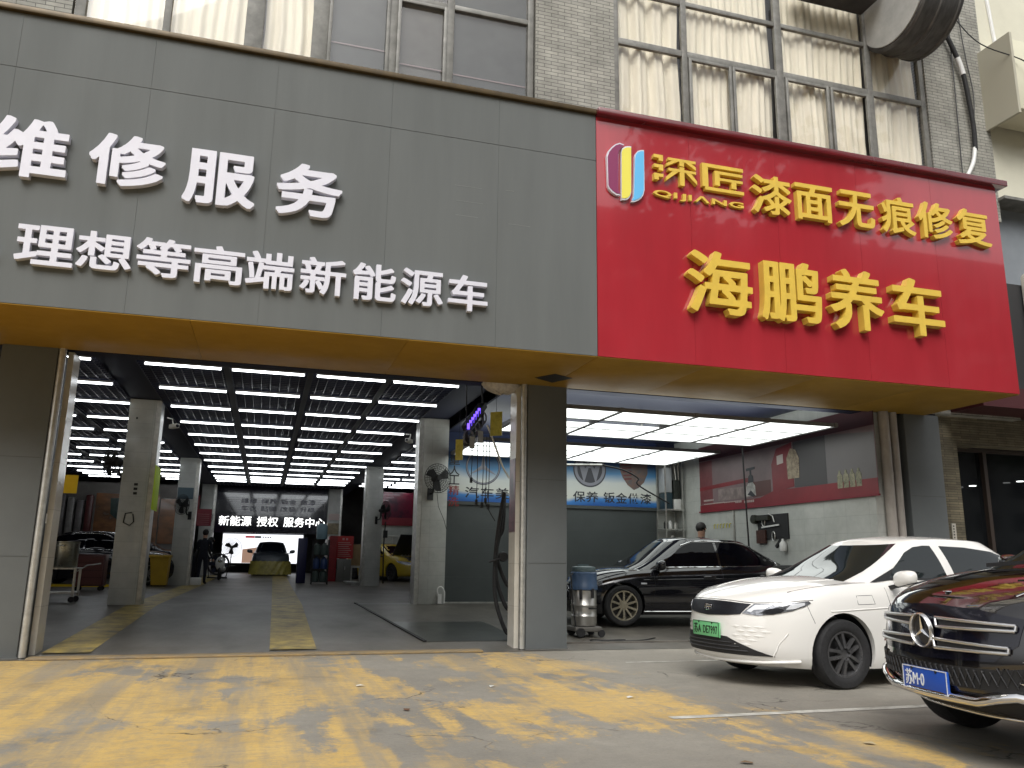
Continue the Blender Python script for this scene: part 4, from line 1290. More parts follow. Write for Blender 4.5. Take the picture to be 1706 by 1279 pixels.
# ------------------------------------------------------------------ right bay: banner, shutters, mural
def banner_mat():
    m = mat('blue white banner print', (.8, .8, .8), .4)
    nt = m.node_tree; geo = nt.nodes.new('ShaderNodeNewGeometry'); sp = nt.nodes.new('ShaderNodeSeparateXYZ')
    nt.links.new(geo.outputs['Position'], sp.inputs[0])
    n = nt.nodes.new('ShaderNodeTexNoise'); n.inputs['Scale'].default_value = .9; nt.links.new(geo.outputs['Position'], n.inputs['Vector'])
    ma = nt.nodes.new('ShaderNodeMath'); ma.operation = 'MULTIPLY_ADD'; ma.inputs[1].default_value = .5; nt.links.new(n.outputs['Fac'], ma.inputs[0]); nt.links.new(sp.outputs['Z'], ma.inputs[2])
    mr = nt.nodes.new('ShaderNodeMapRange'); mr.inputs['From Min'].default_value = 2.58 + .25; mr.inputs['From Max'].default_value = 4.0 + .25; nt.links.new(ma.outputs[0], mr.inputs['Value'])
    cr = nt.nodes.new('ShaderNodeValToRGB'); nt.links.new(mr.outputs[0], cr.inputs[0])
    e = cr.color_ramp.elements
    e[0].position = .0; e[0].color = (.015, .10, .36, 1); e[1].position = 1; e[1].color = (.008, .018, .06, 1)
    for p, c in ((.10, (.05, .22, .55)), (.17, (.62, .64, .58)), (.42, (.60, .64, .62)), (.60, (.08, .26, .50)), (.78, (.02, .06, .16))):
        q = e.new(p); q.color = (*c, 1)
    nt.links.new(cr.outputs[0], nt.nodes['Principled BSDF'].inputs['Base Color'])
    return m


bn_ = wroot('blue_banner', (6.6, 18.6, 2.58), 'blue and white banner with car emblems and dark service characters', 'banner')
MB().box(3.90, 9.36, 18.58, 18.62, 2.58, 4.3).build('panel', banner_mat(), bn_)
dk = mat('dark print', (.02, .022, .03), .5); gy = mat('grey emblem print', (.24, .25, .29), .35); gd = mat('dark grey emblem print', (.045, .047, .06), .35)
for ch, x0, x1 in (('汽', 4.40, 4.74), ('车', 4.78, 5.10), ('美', 5.14, 5.48), ('容', 5.52, 5.86), ('维', 6.05, 6.38), ('修', 6.60, 6.95), ('保', 7.10, 7.42), ('养', 7.44, 7.76), ('钣', 7.90, 8.20), ('金', 8.23, 8.53), ('做', 8.56, 8.86), ('漆', 8.89, 9.19)):
    char_on(ch, x0, x1, 2.66, 2.92, 18.579, .003, dk, bn_, .012, 'character', 60)
rd = mat('red print outline', (.22, .03, .03), .5)
for ch, z in (('重', 3.36), ('人', 3.12), ('工', 2.90), ('精', 2.66), ('洗', 2.40)):
    char_on(ch, 3.97, 4.22, z + .04, z + .26, 18.40, .004, dk if z > 2.8 else rd, bn_, .012, 'character', 60)


def ring(cx, cz, r0, r1, y, n=48):
    return [(cx + r * math.cos(a), cz + r * math.sin(a)) for r in (r0, r1) for a in np.linspace(0, 2 * math.pi, n, False)]


def ring_obj(cx, cz, r0, r1, y, d, m, parent, nm):
    mb = MB().lathe([(r0, 0), (r1, 0), (r1, -d), (r0, -d)], 56, (cx, y, cz), 'y', True)
    return mb.build(nm, m, parent)


def star3(cx, cz, r, y, m, parent, nm, fn=None, d=.004):
    mb = MB()
    fn = fn or (lambda a, b, q: (cx + a, y - q, cz + b))
    for k in range(3):
        a = math.pi / 2 + k * 2 * math.pi / 3
        t = (r * math.cos(a), r * math.sin(a)); w = .15 * r
        l = (w * math.cos(a + math.pi / 3), w * math.sin(a + math.pi / 3)); q = (w * math.cos(a - math.pi / 3), w * math.sin(a - math.pi / 3))
        V = [fn(0, 0, d * 2.2), fn(*l, d), fn(*t, d), fn(*q, d), fn(0, 0, 0), fn(*l, 0), fn(*t, 0), fn(*q, 0)]
        mb.add(V, [(0, 1, 2), (0, 2, 3), (1, 5, 6, 2), (2, 6, 7, 3)])
    return mb.build(nm, m, parent)


ring_obj(4.83, 3.40, .375, .425, 18.579, .004, gd, bn_, 'emblem_ring'); ring_obj(4.83, 3.40, .385, .410, 18.574, .003, gy, bn_, 'emblem_ring')
star3(4.83, 3.40, .38, 18.579, gy, bn_, 'emblem_star')
cxv, czv = 7.54, 3.46
MB().lathe([(0, 0), (.435, 0), (.435, -.003), (0, -.003)], 56, (cxv, 18.579, czv), 'y').build('emblem_disc', gd, bn_)
ring_obj(cxv, czv, .33, .40, 18.575, .004, gy, bn_, 'emblem_ring')
mb = MB()
P = lambda a, b, d: (cxv + a, 18.575 - d, czv + b)
for s_ in (-1, 1):
    mb.prism([(s_ * a, b) for a, b in ((.13, .31), (.055, .31), (0, .12), (0, .03), (.03, .03))], P, 0, .0035)          # V
    mb.prism([(s_ * a, b) for a, b in ((.30, .19), (.22, .25), (.125, .02), (.06, .10), (0, .10), (0, .03), (.035, .03), (.14, -.30), (.17, -.28))], P, 0, .004)
mb.build('emblem_letters', gy, bn_)
cs = [(8.34, 3.75), (9.10, 3.75), (9.10, 3.42), (9.0, 3.2), (8.85, 3.06), (8.72, 3.0), (8.55, 3.12), (8.42, 3.3), (8.34, 3.5)]
MB().prism(cs, lambda a, b, d: (a, 18.579 - d, b), 0, .004).build('emblem_shield', mat('bronze shield print', (.15, .085, .06), .4, 0, .5, 9, var2=(.10, .10, .11)), bn_)
mb = MB()
for k in range(5): mb.prism([(8.38 + .02 * k, 3.64 - .09 * k), (8.66, 3.66 - .09 * k), (8.66, 3.62 - .09 * k), (8.38 + .02 * k, 3.60 - .09 * k)], lambda a, b, d: (a, 18.5745 - d, b), 0, .002)
mb.build('emblem_shield', mat('dark red print bar', (.14, .03, .03), .4), bn_)
rsd = wroot('roller_shutter', (6.6, 18.6, .28), 'dark grey closed roller shutter under the blue banner', 'shutter')
mb = MB()
z = FZ(18.6) + .02
while z < 2.3: mb.box(3.92, 9.34, 18.62, 18.645, z, z + .555); z += .556
mb.build('panels', M['shutter'], rsd)
MB().box(3.90, 9.36, 18.57, 18.619, 2.50, 2.575).build('rail', M['shutter'], rsd)
mb = MB().box(3.9, 5.6, 18.5, 18.56, FZ(18.5), FZ(18.5) + .03); o = mb.build('floor_rail', M['steel'])
setp(o, 'thin steel floor rail along the foot of the grey shutter', 'rail')

mu = wroot('red_mural', (9.88, 14.4, 2.46), 'long red and grey advertising mural on the white tiled wall', 'mural')
fx_ = lambda a, b, d: (9.886 - d, a, b)


def mpoly(pl, m, nm, d=.004): MB().prism(pl, fx_, .0, d).build(nm, m, mu)


MB().box(9.886, 9.90, 11.42, 17.38, 2.44, 3.96).build('panel', mat('mural grey print', (.19, .13, .135), .4, 0, .25, 1.2), mu)
mred = mat('mural red print', (.19, .016, .022), .4, 0, .2, 1.5)
mpoly([(17.38, 2.44), (11.42, 2.44), (11.42, 2.71), (14.4, 2.71), (14.9, 2.60), (17.38, 2.58)], mred, 'print', .006)
mpoly([(17.38, 3.0), (16.15, 3.04), (15.2, 3.06), (15.2, 2.97), (17.38, 2.92)], mred, 'print', .003)
mpoly([(17.37, 2.6), (16.8, 2.6), (16.8, 3.6), (17.37, 3.6)], mat('mural faded red print', (.17, .045, .05), .4, 0, .3, 2), 'print', .002)
mpoly([(16.55, 2.64), (15.3, 2.64), (15.3, 2.88), (16.55, 2.90)], mat('mural pale print', (.24, .19, .18), .4, 0, .5, 5), 'print', .004)
mpoly([(15.15, 2.62), (14.5, 2.65), (14.5, 2.95), (15.15, 2.95)], mat('mural brown print', (.10, .035, .03), .4), 'print', .003)
# seated mechanic of the print: head, white shirt, dark arms
mpoly([(15.42, 2.66), (15.40, 2.86), (15.30, 2.95), (15.15, 2.95), (15.06, 2.86), (15.04, 2.66)], mat('mural white print', (.45, .44, .42), .4, 0, .5, 12), 'print', .007)
mpoly([(15.32, 2.94), (15.30, 3.08), (15.22, 3.13), (15.13, 3.08), (15.12, 2.95)], dk, 'print', .008)
mpoly([(15.38, 3.20), (15.05, 3.22), (15.05, 3.27), (15.38, 3.26)], dk, 'print', .006)
mpoly([(15.25, 3.10), (15.19, 3.10), (15.19, 3.21), (15.25, 3.21)], dk, 'print', .005)
mpoly([(15.36, 2.70), (15.22, 2.78), (15.06, 2.66), (15.16, 2.64)], dk, 'print', .009)
mpoly([(13.70, 2.72), (12.72, 2.70), (12.72, 3.62), (13.70, 3.62)], mat('mural dark grey print', (.05, .046, .048), .4), 'print', .004)
mpoly([(12.72, 2.70), (11.43, 2.71), (11.43, 3.50), (12.72, 3.62)], mat('mural mid grey print', (.135, .125, .128), .4), 'print', .003)
mpoly([(14.42, 2.68), (14.44, 3.25), (14.25, 3.55), (13.75, 3.62), (13.72, 2.74)], mred, 'print', .007)
mpoly([(13.90, 2.90), (13.92, 3.32), (13.78, 3.50), (13.62, 3.46), (13.52, 3.28), (13.54, 2.90)], mat('mural bottle print', (.27, .23, .16), .4, 0, .7, 14, var2=(.12, .08, .05)), 'print', .010)
mpoly([(14.24, 3.22), (14.03, 3.24), (14.03, 3.42), (14.24, 3.40)], mat('mural white label', (.5, .45, .42), .4), 'print', .011)
for k in range(4):
    a = 12.44 - k * .165
    mpoly([(a, 2.60), (a, 2.82), (a - .03, 2.86), (a - .05, 2.92), (a - .09, 2.92), (a - .10, 2.86), (a - .14, 2.82), (a - .14, 2.60)], mat('mural small bottle print', (.24, .22, .15), .4, 0, .7, 20, var2=(.08, .09, .05)), 'print', .008)
wlet = mat('mural white lettering', (.42, .34, .32), .5)
for a, b, z0, z1 in ((17.2, 16.75, 2.66, 2.70), (17.2, 16.35, 2.585, 2.61), (16.3, 15.9, 2.575, 2.60), (15.85, 15.6, 2.55, 2.60), (15.5, 15.15, 2.53, 2.58)):
    y = a; mb = MB()
    while y > b: mb.box(9.876, 9.879, y - .05, y, z0, z1); y -= .065
    mb.build('print', wlet, mu)
MB().box(9.85, 9.90, 11.40, 17.4, 2.405, 2.438).build('lower_frame', M['dark_red'], mu)
MB().box(9.88, 9.899, 11.42, 17.38, 3.62, 3.95).build('upper_band', mat('dark maroon band', (.055, .008, .012), .5), mu)  # darker maroon strip along the top of the mural

# shelf in the corner
sh = wroot('corner_shelf', (9.6, 18.3, FZ(18.3)), 'steel shelf stacked with boxes and cans in the bay corner', 'shelf')
mb = MB()
for x in (9.34, 9.80):
    for y in (18.1, 18.55): mb.box(x - .015, x + .015, y - .015, y + .015, FZ(18.3), 3.7)
for z in (1.55, 2.02, 2.50): mb.box(9.32, 9.84, 18.08, 18.57, z, z + .03)
mb.build('frame', M['steel'], sh)
for x0, x1, z0, z1, m_, nm, lab in ((9.36, 9.55, 2.94, 3.55, mat('pale grey box', (.42, .44, .46), .5), 'box', 'pale grey box highest on the corner shelf'),
                              (9.37, 9.56, 2.53, 2.93, mat('dark teal box', (.02, .045, .06), .5), 'box', 'dark teal box on the upper corner shelf'),
                              (9.60, 9.80, 2.53, 2.78, M['white_plastic'], 'box', 'white box on the upper corner shelf'),
                              (9.60, 9.76, 2.79, 3.25, mat('dark green tool', (.03, .035, .03), .6, 0, .5, 12), 'tool_bag', 'dark tool bag above the white box'),
                              (9.38, 9.48, 2.06, 2.24, M['black'], 'spray_can', 'black can on the middle corner shelf'),
                              (9.50, 9.60, 2.06, 2.26, M['white_plastic'], 'polishing_pad', 'white polishing pad on the middle corner shelf'),
                              (9.64, 9.76, 2.06, 2.22, M['steel'], 'polishing_pad', 'grey polishing pad on the middle corner shelf'),
                              (9.40, 9.50, 1.59, 1.86, M['cardboard'], 'paint_can', 'brown paint can low on the corner shelf'),
                              (9.54, 9.66, 1.59, 1.9, M['white_plastic'], 'paint_can', 'white paint can low on the corner shelf'),
                              (9.70, 9.79, 1.59, 1.84, mat('blue can', (.1, .15, .3), .4), 'paint_can', 'blue paint can low on the corner shelf')):
    if 'can' in nm or 'pad' in nm:
        r0 = (x1 - x0) / 2; hh = z1 - z0
        o = MB().lathe([(0, 0), (r0, 0), (r0, hh * .8), (r0 * .6, hh * .92), (r0 * .6, hh), (0, hh)], 16, ((x0 + x1) / 2, 18.3, z0)).build(nm, m_, smooth=40)
    else:
        o = MB().box(x0, x1, 18.15, 18.5, z0, z1).build(nm, m_, bevel=.012)
    setp(o, lab, nm.replace('_', ' '))
o = MB().tube([(9.86, 18.4, 2.5), (9.84, 18.35, 3.2), (9.80, 18.3, 3.9)], .02, 6).tube([(9.87, 18.3, 2.55), (9.70, 18.2, 3.1), (9.62, 18.2, 3.9)], .015, 6).build('broom_handles', M['steel'])
setp(o, 'two thin poles leaning in the corner by the shelf', 'pole')

# tool board
tb = wroot('tool_board', (9.88, 14.5, 1.7), 'black tool board with hanging hand tools on white tiles', 'tool board')
MB().box(9.87, 9.898, 13.98, 15.02, 1.74, 2.24).build('board', M['black'], tb)
mb = MB().lathe([(0, -.05), (.09, -.05), (.10, 0), (.09, .05), (0, .05)], 16, (9.84, 15.08, 2.16), 'x')
mb.bar((9.85, 15.05, 2.17), (9.85, 14.55, 2.17), .10, .09)
mb.build('polisher', mat('dark olive', (.03, .032, .022), .4), tb, smooth=40)
MB().bar((9.85, 14.85, 1.985), (9.85, 14.25, 2.02), .02, .03).build('ruler', M['white_plastic'], tb)
MB().box(9.84, 9.868, 14.72, 15.05, 1.66, 1.93).build('scraper', mat('dark red brown', (.06, .022, .015), .5, 0, .5, 20), tb)
mb = MB()
for y in (14.45, 14.78):
    mb.tube([(9.85, y + .05 * math.cos(a), 1.80 + .09 * math.sin(a) + (.30 if y > 14.6 else 0)) for a in np.linspace(0, 2 * math.pi, 15)], .012, 5)
mb.tube([(9.85, 14.6, 2.26), (9.85, 14.45, 2.20), (9.85, 14.40, 2.08)], .01, 5)
mb.build('clamp', M['steel'], tb)
sb = wroot('spray_bottle', (9.8, 14.1, 1.5), 'white spray bottle hanging below the tool board', 'spray bottle')
MB().lathe([(0, 0), (.065, 0), (.07, .02), (.07, .15), (.03, .20), (.025, .24), (0, .24)], 14, (9.82, 14.10, 1.50)).build('bottle', M['white_plastic'], sb, smooth=40)
MB().bar((9.82, 14.12, 1.75), (9.82, 14.32, 1.58), .05, .06).build('trigger', M['black'], sb)
o = MB()
for k in range(6): o.tube([(9.895, 16.75 - k * .13, 2.12), (9.86, 16.75 - k * .13, 2.10), (9.86, 16.75 - k * .13, 2.02)], .012, 5)
o = o.build('wall_hooks', M['paper_olive']); setp(o, 'row of small beige hooks on white tiles left of the tool board', 'hooks')
o = MB().tube([(9.88, 15.95, 2.40), (9.88, 15.95, 1.2)], .025, 8).build('thin_pipe', M['steel'], smooth=40)
setp(o, 'thin grey pipe on white tiles below the mural', 'pipe')
dp = MB().tube([(10.12, 11.44, .0), (10.12, 11.44, 3.86)], .085, 14)
for z in (1.2, 2.75): dp.tube([(10.12, 11.44, z), (10.12, 11.44, z + .06)], .093, 14)
o = dp.tube([(10.33, 11.46, 0), (10.33, 11.46, 3.86)], .07, 12).build('drain_pipe', mat('grey beige pipe', (.33, .30, .27), .5, 0, .2, 3), smooth=40)
setp(o, 'pair of beige grey drain pipes left of the dark pillar', 'pipe')
# hose booms
for (a, b, c_, d_, lab) in (((7.0, 14.5, 3.66), (9.05, 14.5, 3.70), (9.25, 14.5, 3.55), 1.2, 'long grey hose boom swung out below the front LED panels'),
                        ((5.0, 16.3, 3.22), (6.9, 16.3, 3.30), (7.75, 16.3, 3.05), 2.52, 'second grey hose boom deeper below the rear LED panels')):
    r_ = wroot('hose_boom', a, lab, 'boom', 'hose booms in the right bay')
    A = Vector(a); B = Vector(b); Cc = Vector(c_)
    MB().tube([A, A.lerp(B, .5), A.lerp(B, .5001) , B], [.035, .035, .026, .026], 10).build('arm', M['steel'], r_, smooth=40)
    mb = MB().box(A.x - .12, A.x + .10, A.y - .07, A.y + .07, A.z - .04, A.z + .12); mb.tube([A + Vector((0, 0, .1)), A + Vector((0, 0, .6))], .03, 8)
    mb.build('pivot', M['steel'], r_, bevel=.015)
    MB().tube(bezier([B, B.lerp(Cc, .6) + Vector((0, 0, .06)), Cc, (Cc.x + .02, Cc.y, Cc.z * .7 + d_ * .3), (Cc.x + (.06 if d_ < 2 else .75), Cc.y, d_)]), .017, 8).build('hose', M['black'], r_, smooth=50)

# vacuum cleaner
vz = FZ(12.64)
vc = wroot('vacuum_cleaner', (5.0, 12.64, vz), 'steel barrel wet vacuum cleaner with blue head by the pillar', 'vacuum cleaner')
vx, vy = 5.02, 12.66
MB().lathe([(0, .17), (.19, .17), (.205, .20), (.205, .30), (.212, .31), (.212, .325), (.205, .335), (.205, .47), (.212, .48), (.212, .495), (.205, .505), (.205, .72), (0, .72)], 36, (vx, vy, vz)).build('barrel', mat('vacuum steel', (.55, .54, .51), .30, .9, .15, 6), vc, smooth=35)
MB().lathe([(.20, .72), (.225, .73), (.225, .79), (.215, .81), (.215, .99), (.20, 1.01), (0, 1.01)], 36, (vx, vy, vz)).build('head', mat('blue plastic', (.045, .085, .16), .4, 0, .1, 6), vc, smooth=35)
mb = MB().lathe([(0, 1.01), (.19, 1.01), (.20, 1.03), (.19, 1.085), (.10, 1.10), (0, 1.10)], 28, (vx, vy, vz)).bar((vx - .1, vy, vz + 1.11), (vx + .08, vy, vz + 1.11), .04, .04)
mb.build('motor_cap', mat('teal grey plastic', (.09, .13, .14), .45), vc, smooth=40)
mb = MB()
for a in (-1.75, -.6): mb.box(vx + .215 * math.sin(a) - .018, vx + .215 * math.sin(a) + .018, vy - .23 * math.cos(a) - .01, vy - .23 * math.cos(a) + .03, vz + .58, vz + .74)
mb.box(vx + .0, vx + .13, vy - .225, vy - .19, vz + .43, vz + .455).box(vx + .05, vx + .09, vy - .225, vy - .19, vz + .6, vz + .75)
mb.build('latch', M['black'], vc)
mb = MB()
mb.box(vx - .23, vx + .23, vy - .22, vy + .22, vz + .085, vz + .16)
mb.build('trolley', mat('grey dirt plastic', (.10, .095, .085), .6), vc, bevel=.02)
for x, y, r0 in ((vx - .14, vy - .22, .075), (vx + .22, vy - .2, .06), (vx - .14, vy + .2, .075), (vx + .2, vy + .2, .06)):
    MB().lathe([(0, -.02), (r0 * .9, -.02), (r0, -.012), (r0, .012), (r0 * .9, .02), (0, .02)], 18, (x, y, vz + r0), 'y').build('wheel', M['rubber'], vc, smooth=30)
MB().tube([(vx - .20, vy - .16, vz + .16), (vx - .25, vy - .17, vz + .5), (vx - .26, vy - .1, vz + .95), (vx - .15, vy, vz + 1.02)], .012, 6).build('cable', M['black'], vc)
o = MB().tube([(5.18 + .30 * math.cos(a) + .55 * max(0, a - 5) * .6, 11.95 + .16 * math.sin(a) + .03 * a, .065 + .006 * math.sin(a * 3)) for a in np.linspace(.4, 8.2, 50)], .009, 6).build('floor_cable', M['black'])
setp(o, 'loop of black cable on the ground beside vacuum cleaner', 'cable')
mb = MB().box(4.32, 10.5, 11.9, 11.96, .03, .062); o = mb.build('bay_sill', mat('dirty concrete sill', (.12, .11, .095), .8, 0, .4, 3))
setp(o, 'low concrete sill across the right bay entrance', 'kerb', kind='structure')

# ------------------------------------------------------------------ right neighbour, ducts, cables on the facade
nb = wroot('neighbour_building', (14, 11.8, 0), 'neighbouring shop building with stone cladding and pale upper wall', 'building')
MB().box(11.60, 12.02, 11.80, 12.1, 0, 3.45).build('stone_wall', M['stone'], nb)
MB().box(11.60, 20, 11.80, 12.1, 3.452, 3.98).build('stone_wall', M['stone'], nb)
MB().box(13.0, 20, 11.85, 12.1, 6.6, 8.35).build('grey_wall', mat('blue grey wall', (.21, .23, .25), .6, 0, .15, .8), nb)
MB().box(13.52, 20, 11.62, 12.0, 8.40, 14).build('pale_wall', mat('cream wall', (.60, .58, .47), .75, 0, .10, .9), nb)
MB().box(13.42, 20, 11.4, 12.0, 8.34, 8.398).build('ledge', M['frame'], nb)
MB().box(11.6, 20, 12.9, 20, 0, 14).build('rear_block', M['wall_dim'], nb)  # unseen back of the shop, added to keep skylight from leaking in
MB().box(11.6, 20, 12.101, 12.899, 3.46, 3.7).build('inner_ceiling', M['black'], nb)  # unseen slab, added against skylight falling behind the glass front
mb = MB().box(12.02, 20, 12.25, 12.27, 0, 3.45); mb.build('glass_front', mat('dark shop glass', (.006, .007, .008), .06, spec=.5), nb)
mb = MB()
for x in (12.04, 12.98): mb.box(x, x + .08, 12.16, 12.25, 0, 3.38)
mb.box(12.04, 20, 12.16, 12.245, 3.38, 3.45)
mb.build('door_frame', mat('dark brown frame', (.03, .02, .015), .5), nb)
MB().box(12.02, 12.6, 11.9, 12.24, 3.44, 3.449).build('reveal', M['stone'], nb)
for x, z, nm in ((12.60, 2.72, 'left'), (13.75, 2.85, 'right')):
    o = MB().lathe([(0, 0), (.06, 0), (.06, .015), (0, .015)], 16, (x, 12.1, z)).build('downlight', M['led_panel'])
    setp(o, f'small oval downlight in the dark shop entrance, {nm} one', 'lamp', 'downlights in the neighbouring shop entrance')
rf = wroot('red_fascia', (15, 11, 3.9), 'dark red fascia box above the neighbouring shop door', 'fascia')
MB().box(11.78, 20, 10.9, 11.78, 3.99, 4.35).build('box', mat('very dark red', (.05, .006, .008), .5), rf)
MB().box(11.36, 20, 11.3, 11.6, 4.36, 6.5).build('panel', mat('dark fascia grey', (.03, .03, .032), .5), rf)
hp = wroot('house_number_plate', (11.76, 11.79, 1.8), 'small cream plate with dark marks on the stone wall', 'plate')
MB().box(11.70, 11.79, 11.775, 11.798, 1.70, 2.0).build('plate', M['cream_tile'], hp)
mb = MB()
for k in range(5): mb.box(11.725, 11.75, 11.770, 11.774, 1.74 + k * .05, 1.765 + k * .05)
mb.build('mark', M['black'], hp)
sg = wroot('pale_signboard', (14, 10.9, 9.9), 'blank cream light box sign projecting at upper right', 'sign')
MB().box(13.42, 15.5, 10.85, 11.55, 9.98, 11.50).build('box', mat('cream sign face', (.62, .60, .46), .5, 0, .08, 1.2), sg, bevel=.02)
MB().box(13.34, 13.40, 10.80, 11.56, 9.85, 11.60).build('edge_frame', mat('beige frame', (.4, .38, .3), .5), sg)
wl = wroot('wall_lamp_box', (13.75, 11.2, 5.2), 'rounded cream side box on the wall right of the red sign', 'sign')
MB().box(13.38, 14.2, 10.95, 11.3, 4.7, 6.72).build('box', mat('cream plastic', (.55, .52, .45), .4), wl, bevel=.10)
MB().box(13.5, 14.2, 11.3, 11.84, 5.4, 6.0).build('bracket', M['frame'], wl)
du = wroot('exhaust_duct', (11.7, 11, 11.6), 'big dark round exhaust duct at the top right of the windows', 'duct')
prof = [(.0, -.45), (.86, -.45), (.90, -.41), (.90, -.1), (.925, -.08), (.925, -.03), (.90, 0), (.90, .30), (.925, .32), (.925, .38), (.87, .40), (.8, .42), (0, .42)]
MB().lathe(prof, 48, (11.08, 10.9, 11.70), 'x').build('drum', mat('weathered dark sheet metal', (.10, .098, .095), .5, .5, .4, 4, stretch=(3, 1, 1)), du, smooth=30)
MB().lathe([(0, -.48), (.82, -.48), (.82, -.452), (0, -.452)], 48, (11.08, 10.9, 11.70), 'x').build('cover', mat('pale sheet metal', (.42, .42, .40), .5, .2, .2, 3), du)
MB().box(10.3, 12.0, 11.2, 11.56, 12.4, 12.6).build('bracket', M['black'], du)
o = MB().box(8.9, 10.5, 11.0, 11.56, 11.86, 12.1).build('window_awning', mat('dark awning metal', (.05, .05, .05), .6, 0, .2, 3))
setp(o, 'dark flat awning above the right windows', 'awning')
cd = wroot('flexible_conduit', (12.8, 11.4, 9), 'thick black conduit with white taped joints hanging on the brick pier', 'conduit')
pth = bezier([(12.30, 11.45, 12.1), (12.60, 11.45, 11.5), (12.78, 11.45, 11.0), (12.86, 11.45, 10.4), (12.90, 11.45, 9.8), (12.88, 11.45, 9.3)], 10)
MB().tube(pth, .045, 8).build('hose', M['rubber'], cd, smooth=50)
MB().tube(pth[14:22], .052, 8).build('tape', M['white_plastic'], cd, smooth=50)
MB().tube(bezier([(12.88, 11.45, 9.36), (12.78, 11.45, 9.0), (12.55, 11.45, 8.6), (12.45, 11.45, 8.3)], 8), .04, 8).build('tail', M['white_plastic'], cd, smooth=50)
for pts, lab in (([(12.62, 11.5, 13), (12.60, 11.5, 11.2), (12.55, 11.5, 9.0), (12.54, 11.5, 8.4)], 'thin straight cable down the right brick pier'),
                 ([(12.85, 11.5, 13), (12.95, 11.5, 11.5), (13.05, 11.5, 10.6), (12.98, 11.5, 9.9)], 'thin curved cable right of the thick conduit'),
                 ([(12.2, 11.45, 12.9), (12.9, 11.2, 11.6), (13.6, 10.7, 10.9), (14.6, 10.6, 10.2)], 'thin sagging cable crossing toward the cream signboard')):
    o = MB().tube(bezier(pts, 8), .012, 5).build('wall_cable', M['black']); setp(o, lab, 'cable')
o = MB().tube([(13.9, 11.6, 12), (13.75, 11.6, 14)], .04, 8).build('white_pipe', M['white_plastic']); setp(o, 'white pipe above the cream signboard', 'pipe')
# litter
for k, (x, y, lab, c_) in enumerate(((1.02, 8.6, 'pale scrap of paper lying on yellow paint', (.6, .58, .52)), (1.25, 7.2, 'dry brown leaf on the yellow paint', (.12, .06, .03)), (3.05, 4.9, 'curled brown leaf near the parking line', (.15, .09, .04)),
                                  (2.3, 8.3, 'small white scrap near the middle of the forecourt', (.6, .6, .56)), (4.25, 5.2, 'pale dry leaf before the black car bumper', (.4, .33, .2)), (3.4, 7.4, 'white scrap near the white car', (.6, .6, .58)))):
    s_ = .045; mb = MB().add([(-s_, -s_ * .5, .006), (s_ * .2, -s_ * .7, .012), (s_, s_ * .1, .004), (s_ * .1, s_ * .6, .014), (-s_ * .8, s_ * .4, .008)], [(0, 1, 2, 3, 4)])
    o = mb.build('litter', mat('litter', c_, .8)); o.location = (x, y, .003); o.rotation_euler = (0, 0, k * 1.3); setp(o, lab, 'litter')
# ------------------------------------------------------------------ vehicles
def curve(xs, ys):
    """smooth monotone-ish interpolation through control points"""
    xs = np.array(xs, float); ys = np.array(ys, float)
    if xs[0] > xs[-1]: xs = xs[::-1]; ys = ys[::-1]
    d = np.diff(ys) / np.diff(xs); m = np.zeros(len(xs))
    m[0], m[-1] = d[0], d[-1]
    for i in range(1, len(xs) - 1): m[i] = 0 if d[i - 1] * d[i] <= 0 else 2 * d[i - 1] * d[i] / (d[i - 1] + d[i])

    def f(x):
        x = min(max(x, xs[0]), xs[-1]); i = int(min(max(np.searchsorted(xs, x) - 1, 0), len(xs) - 2))
        h = xs[i + 1] - xs[i]; t = (x - xs[i]) / h
        return float((2 * t**3 - 3 * t**2 + 1) * ys[i] + (t**3 - 2 * t**2 + t) * h * m[i] + (-2 * t**3 + 3 * t**2) * ys[i + 1] + (t**3 - t**2) * h * m[i + 1])
    return f


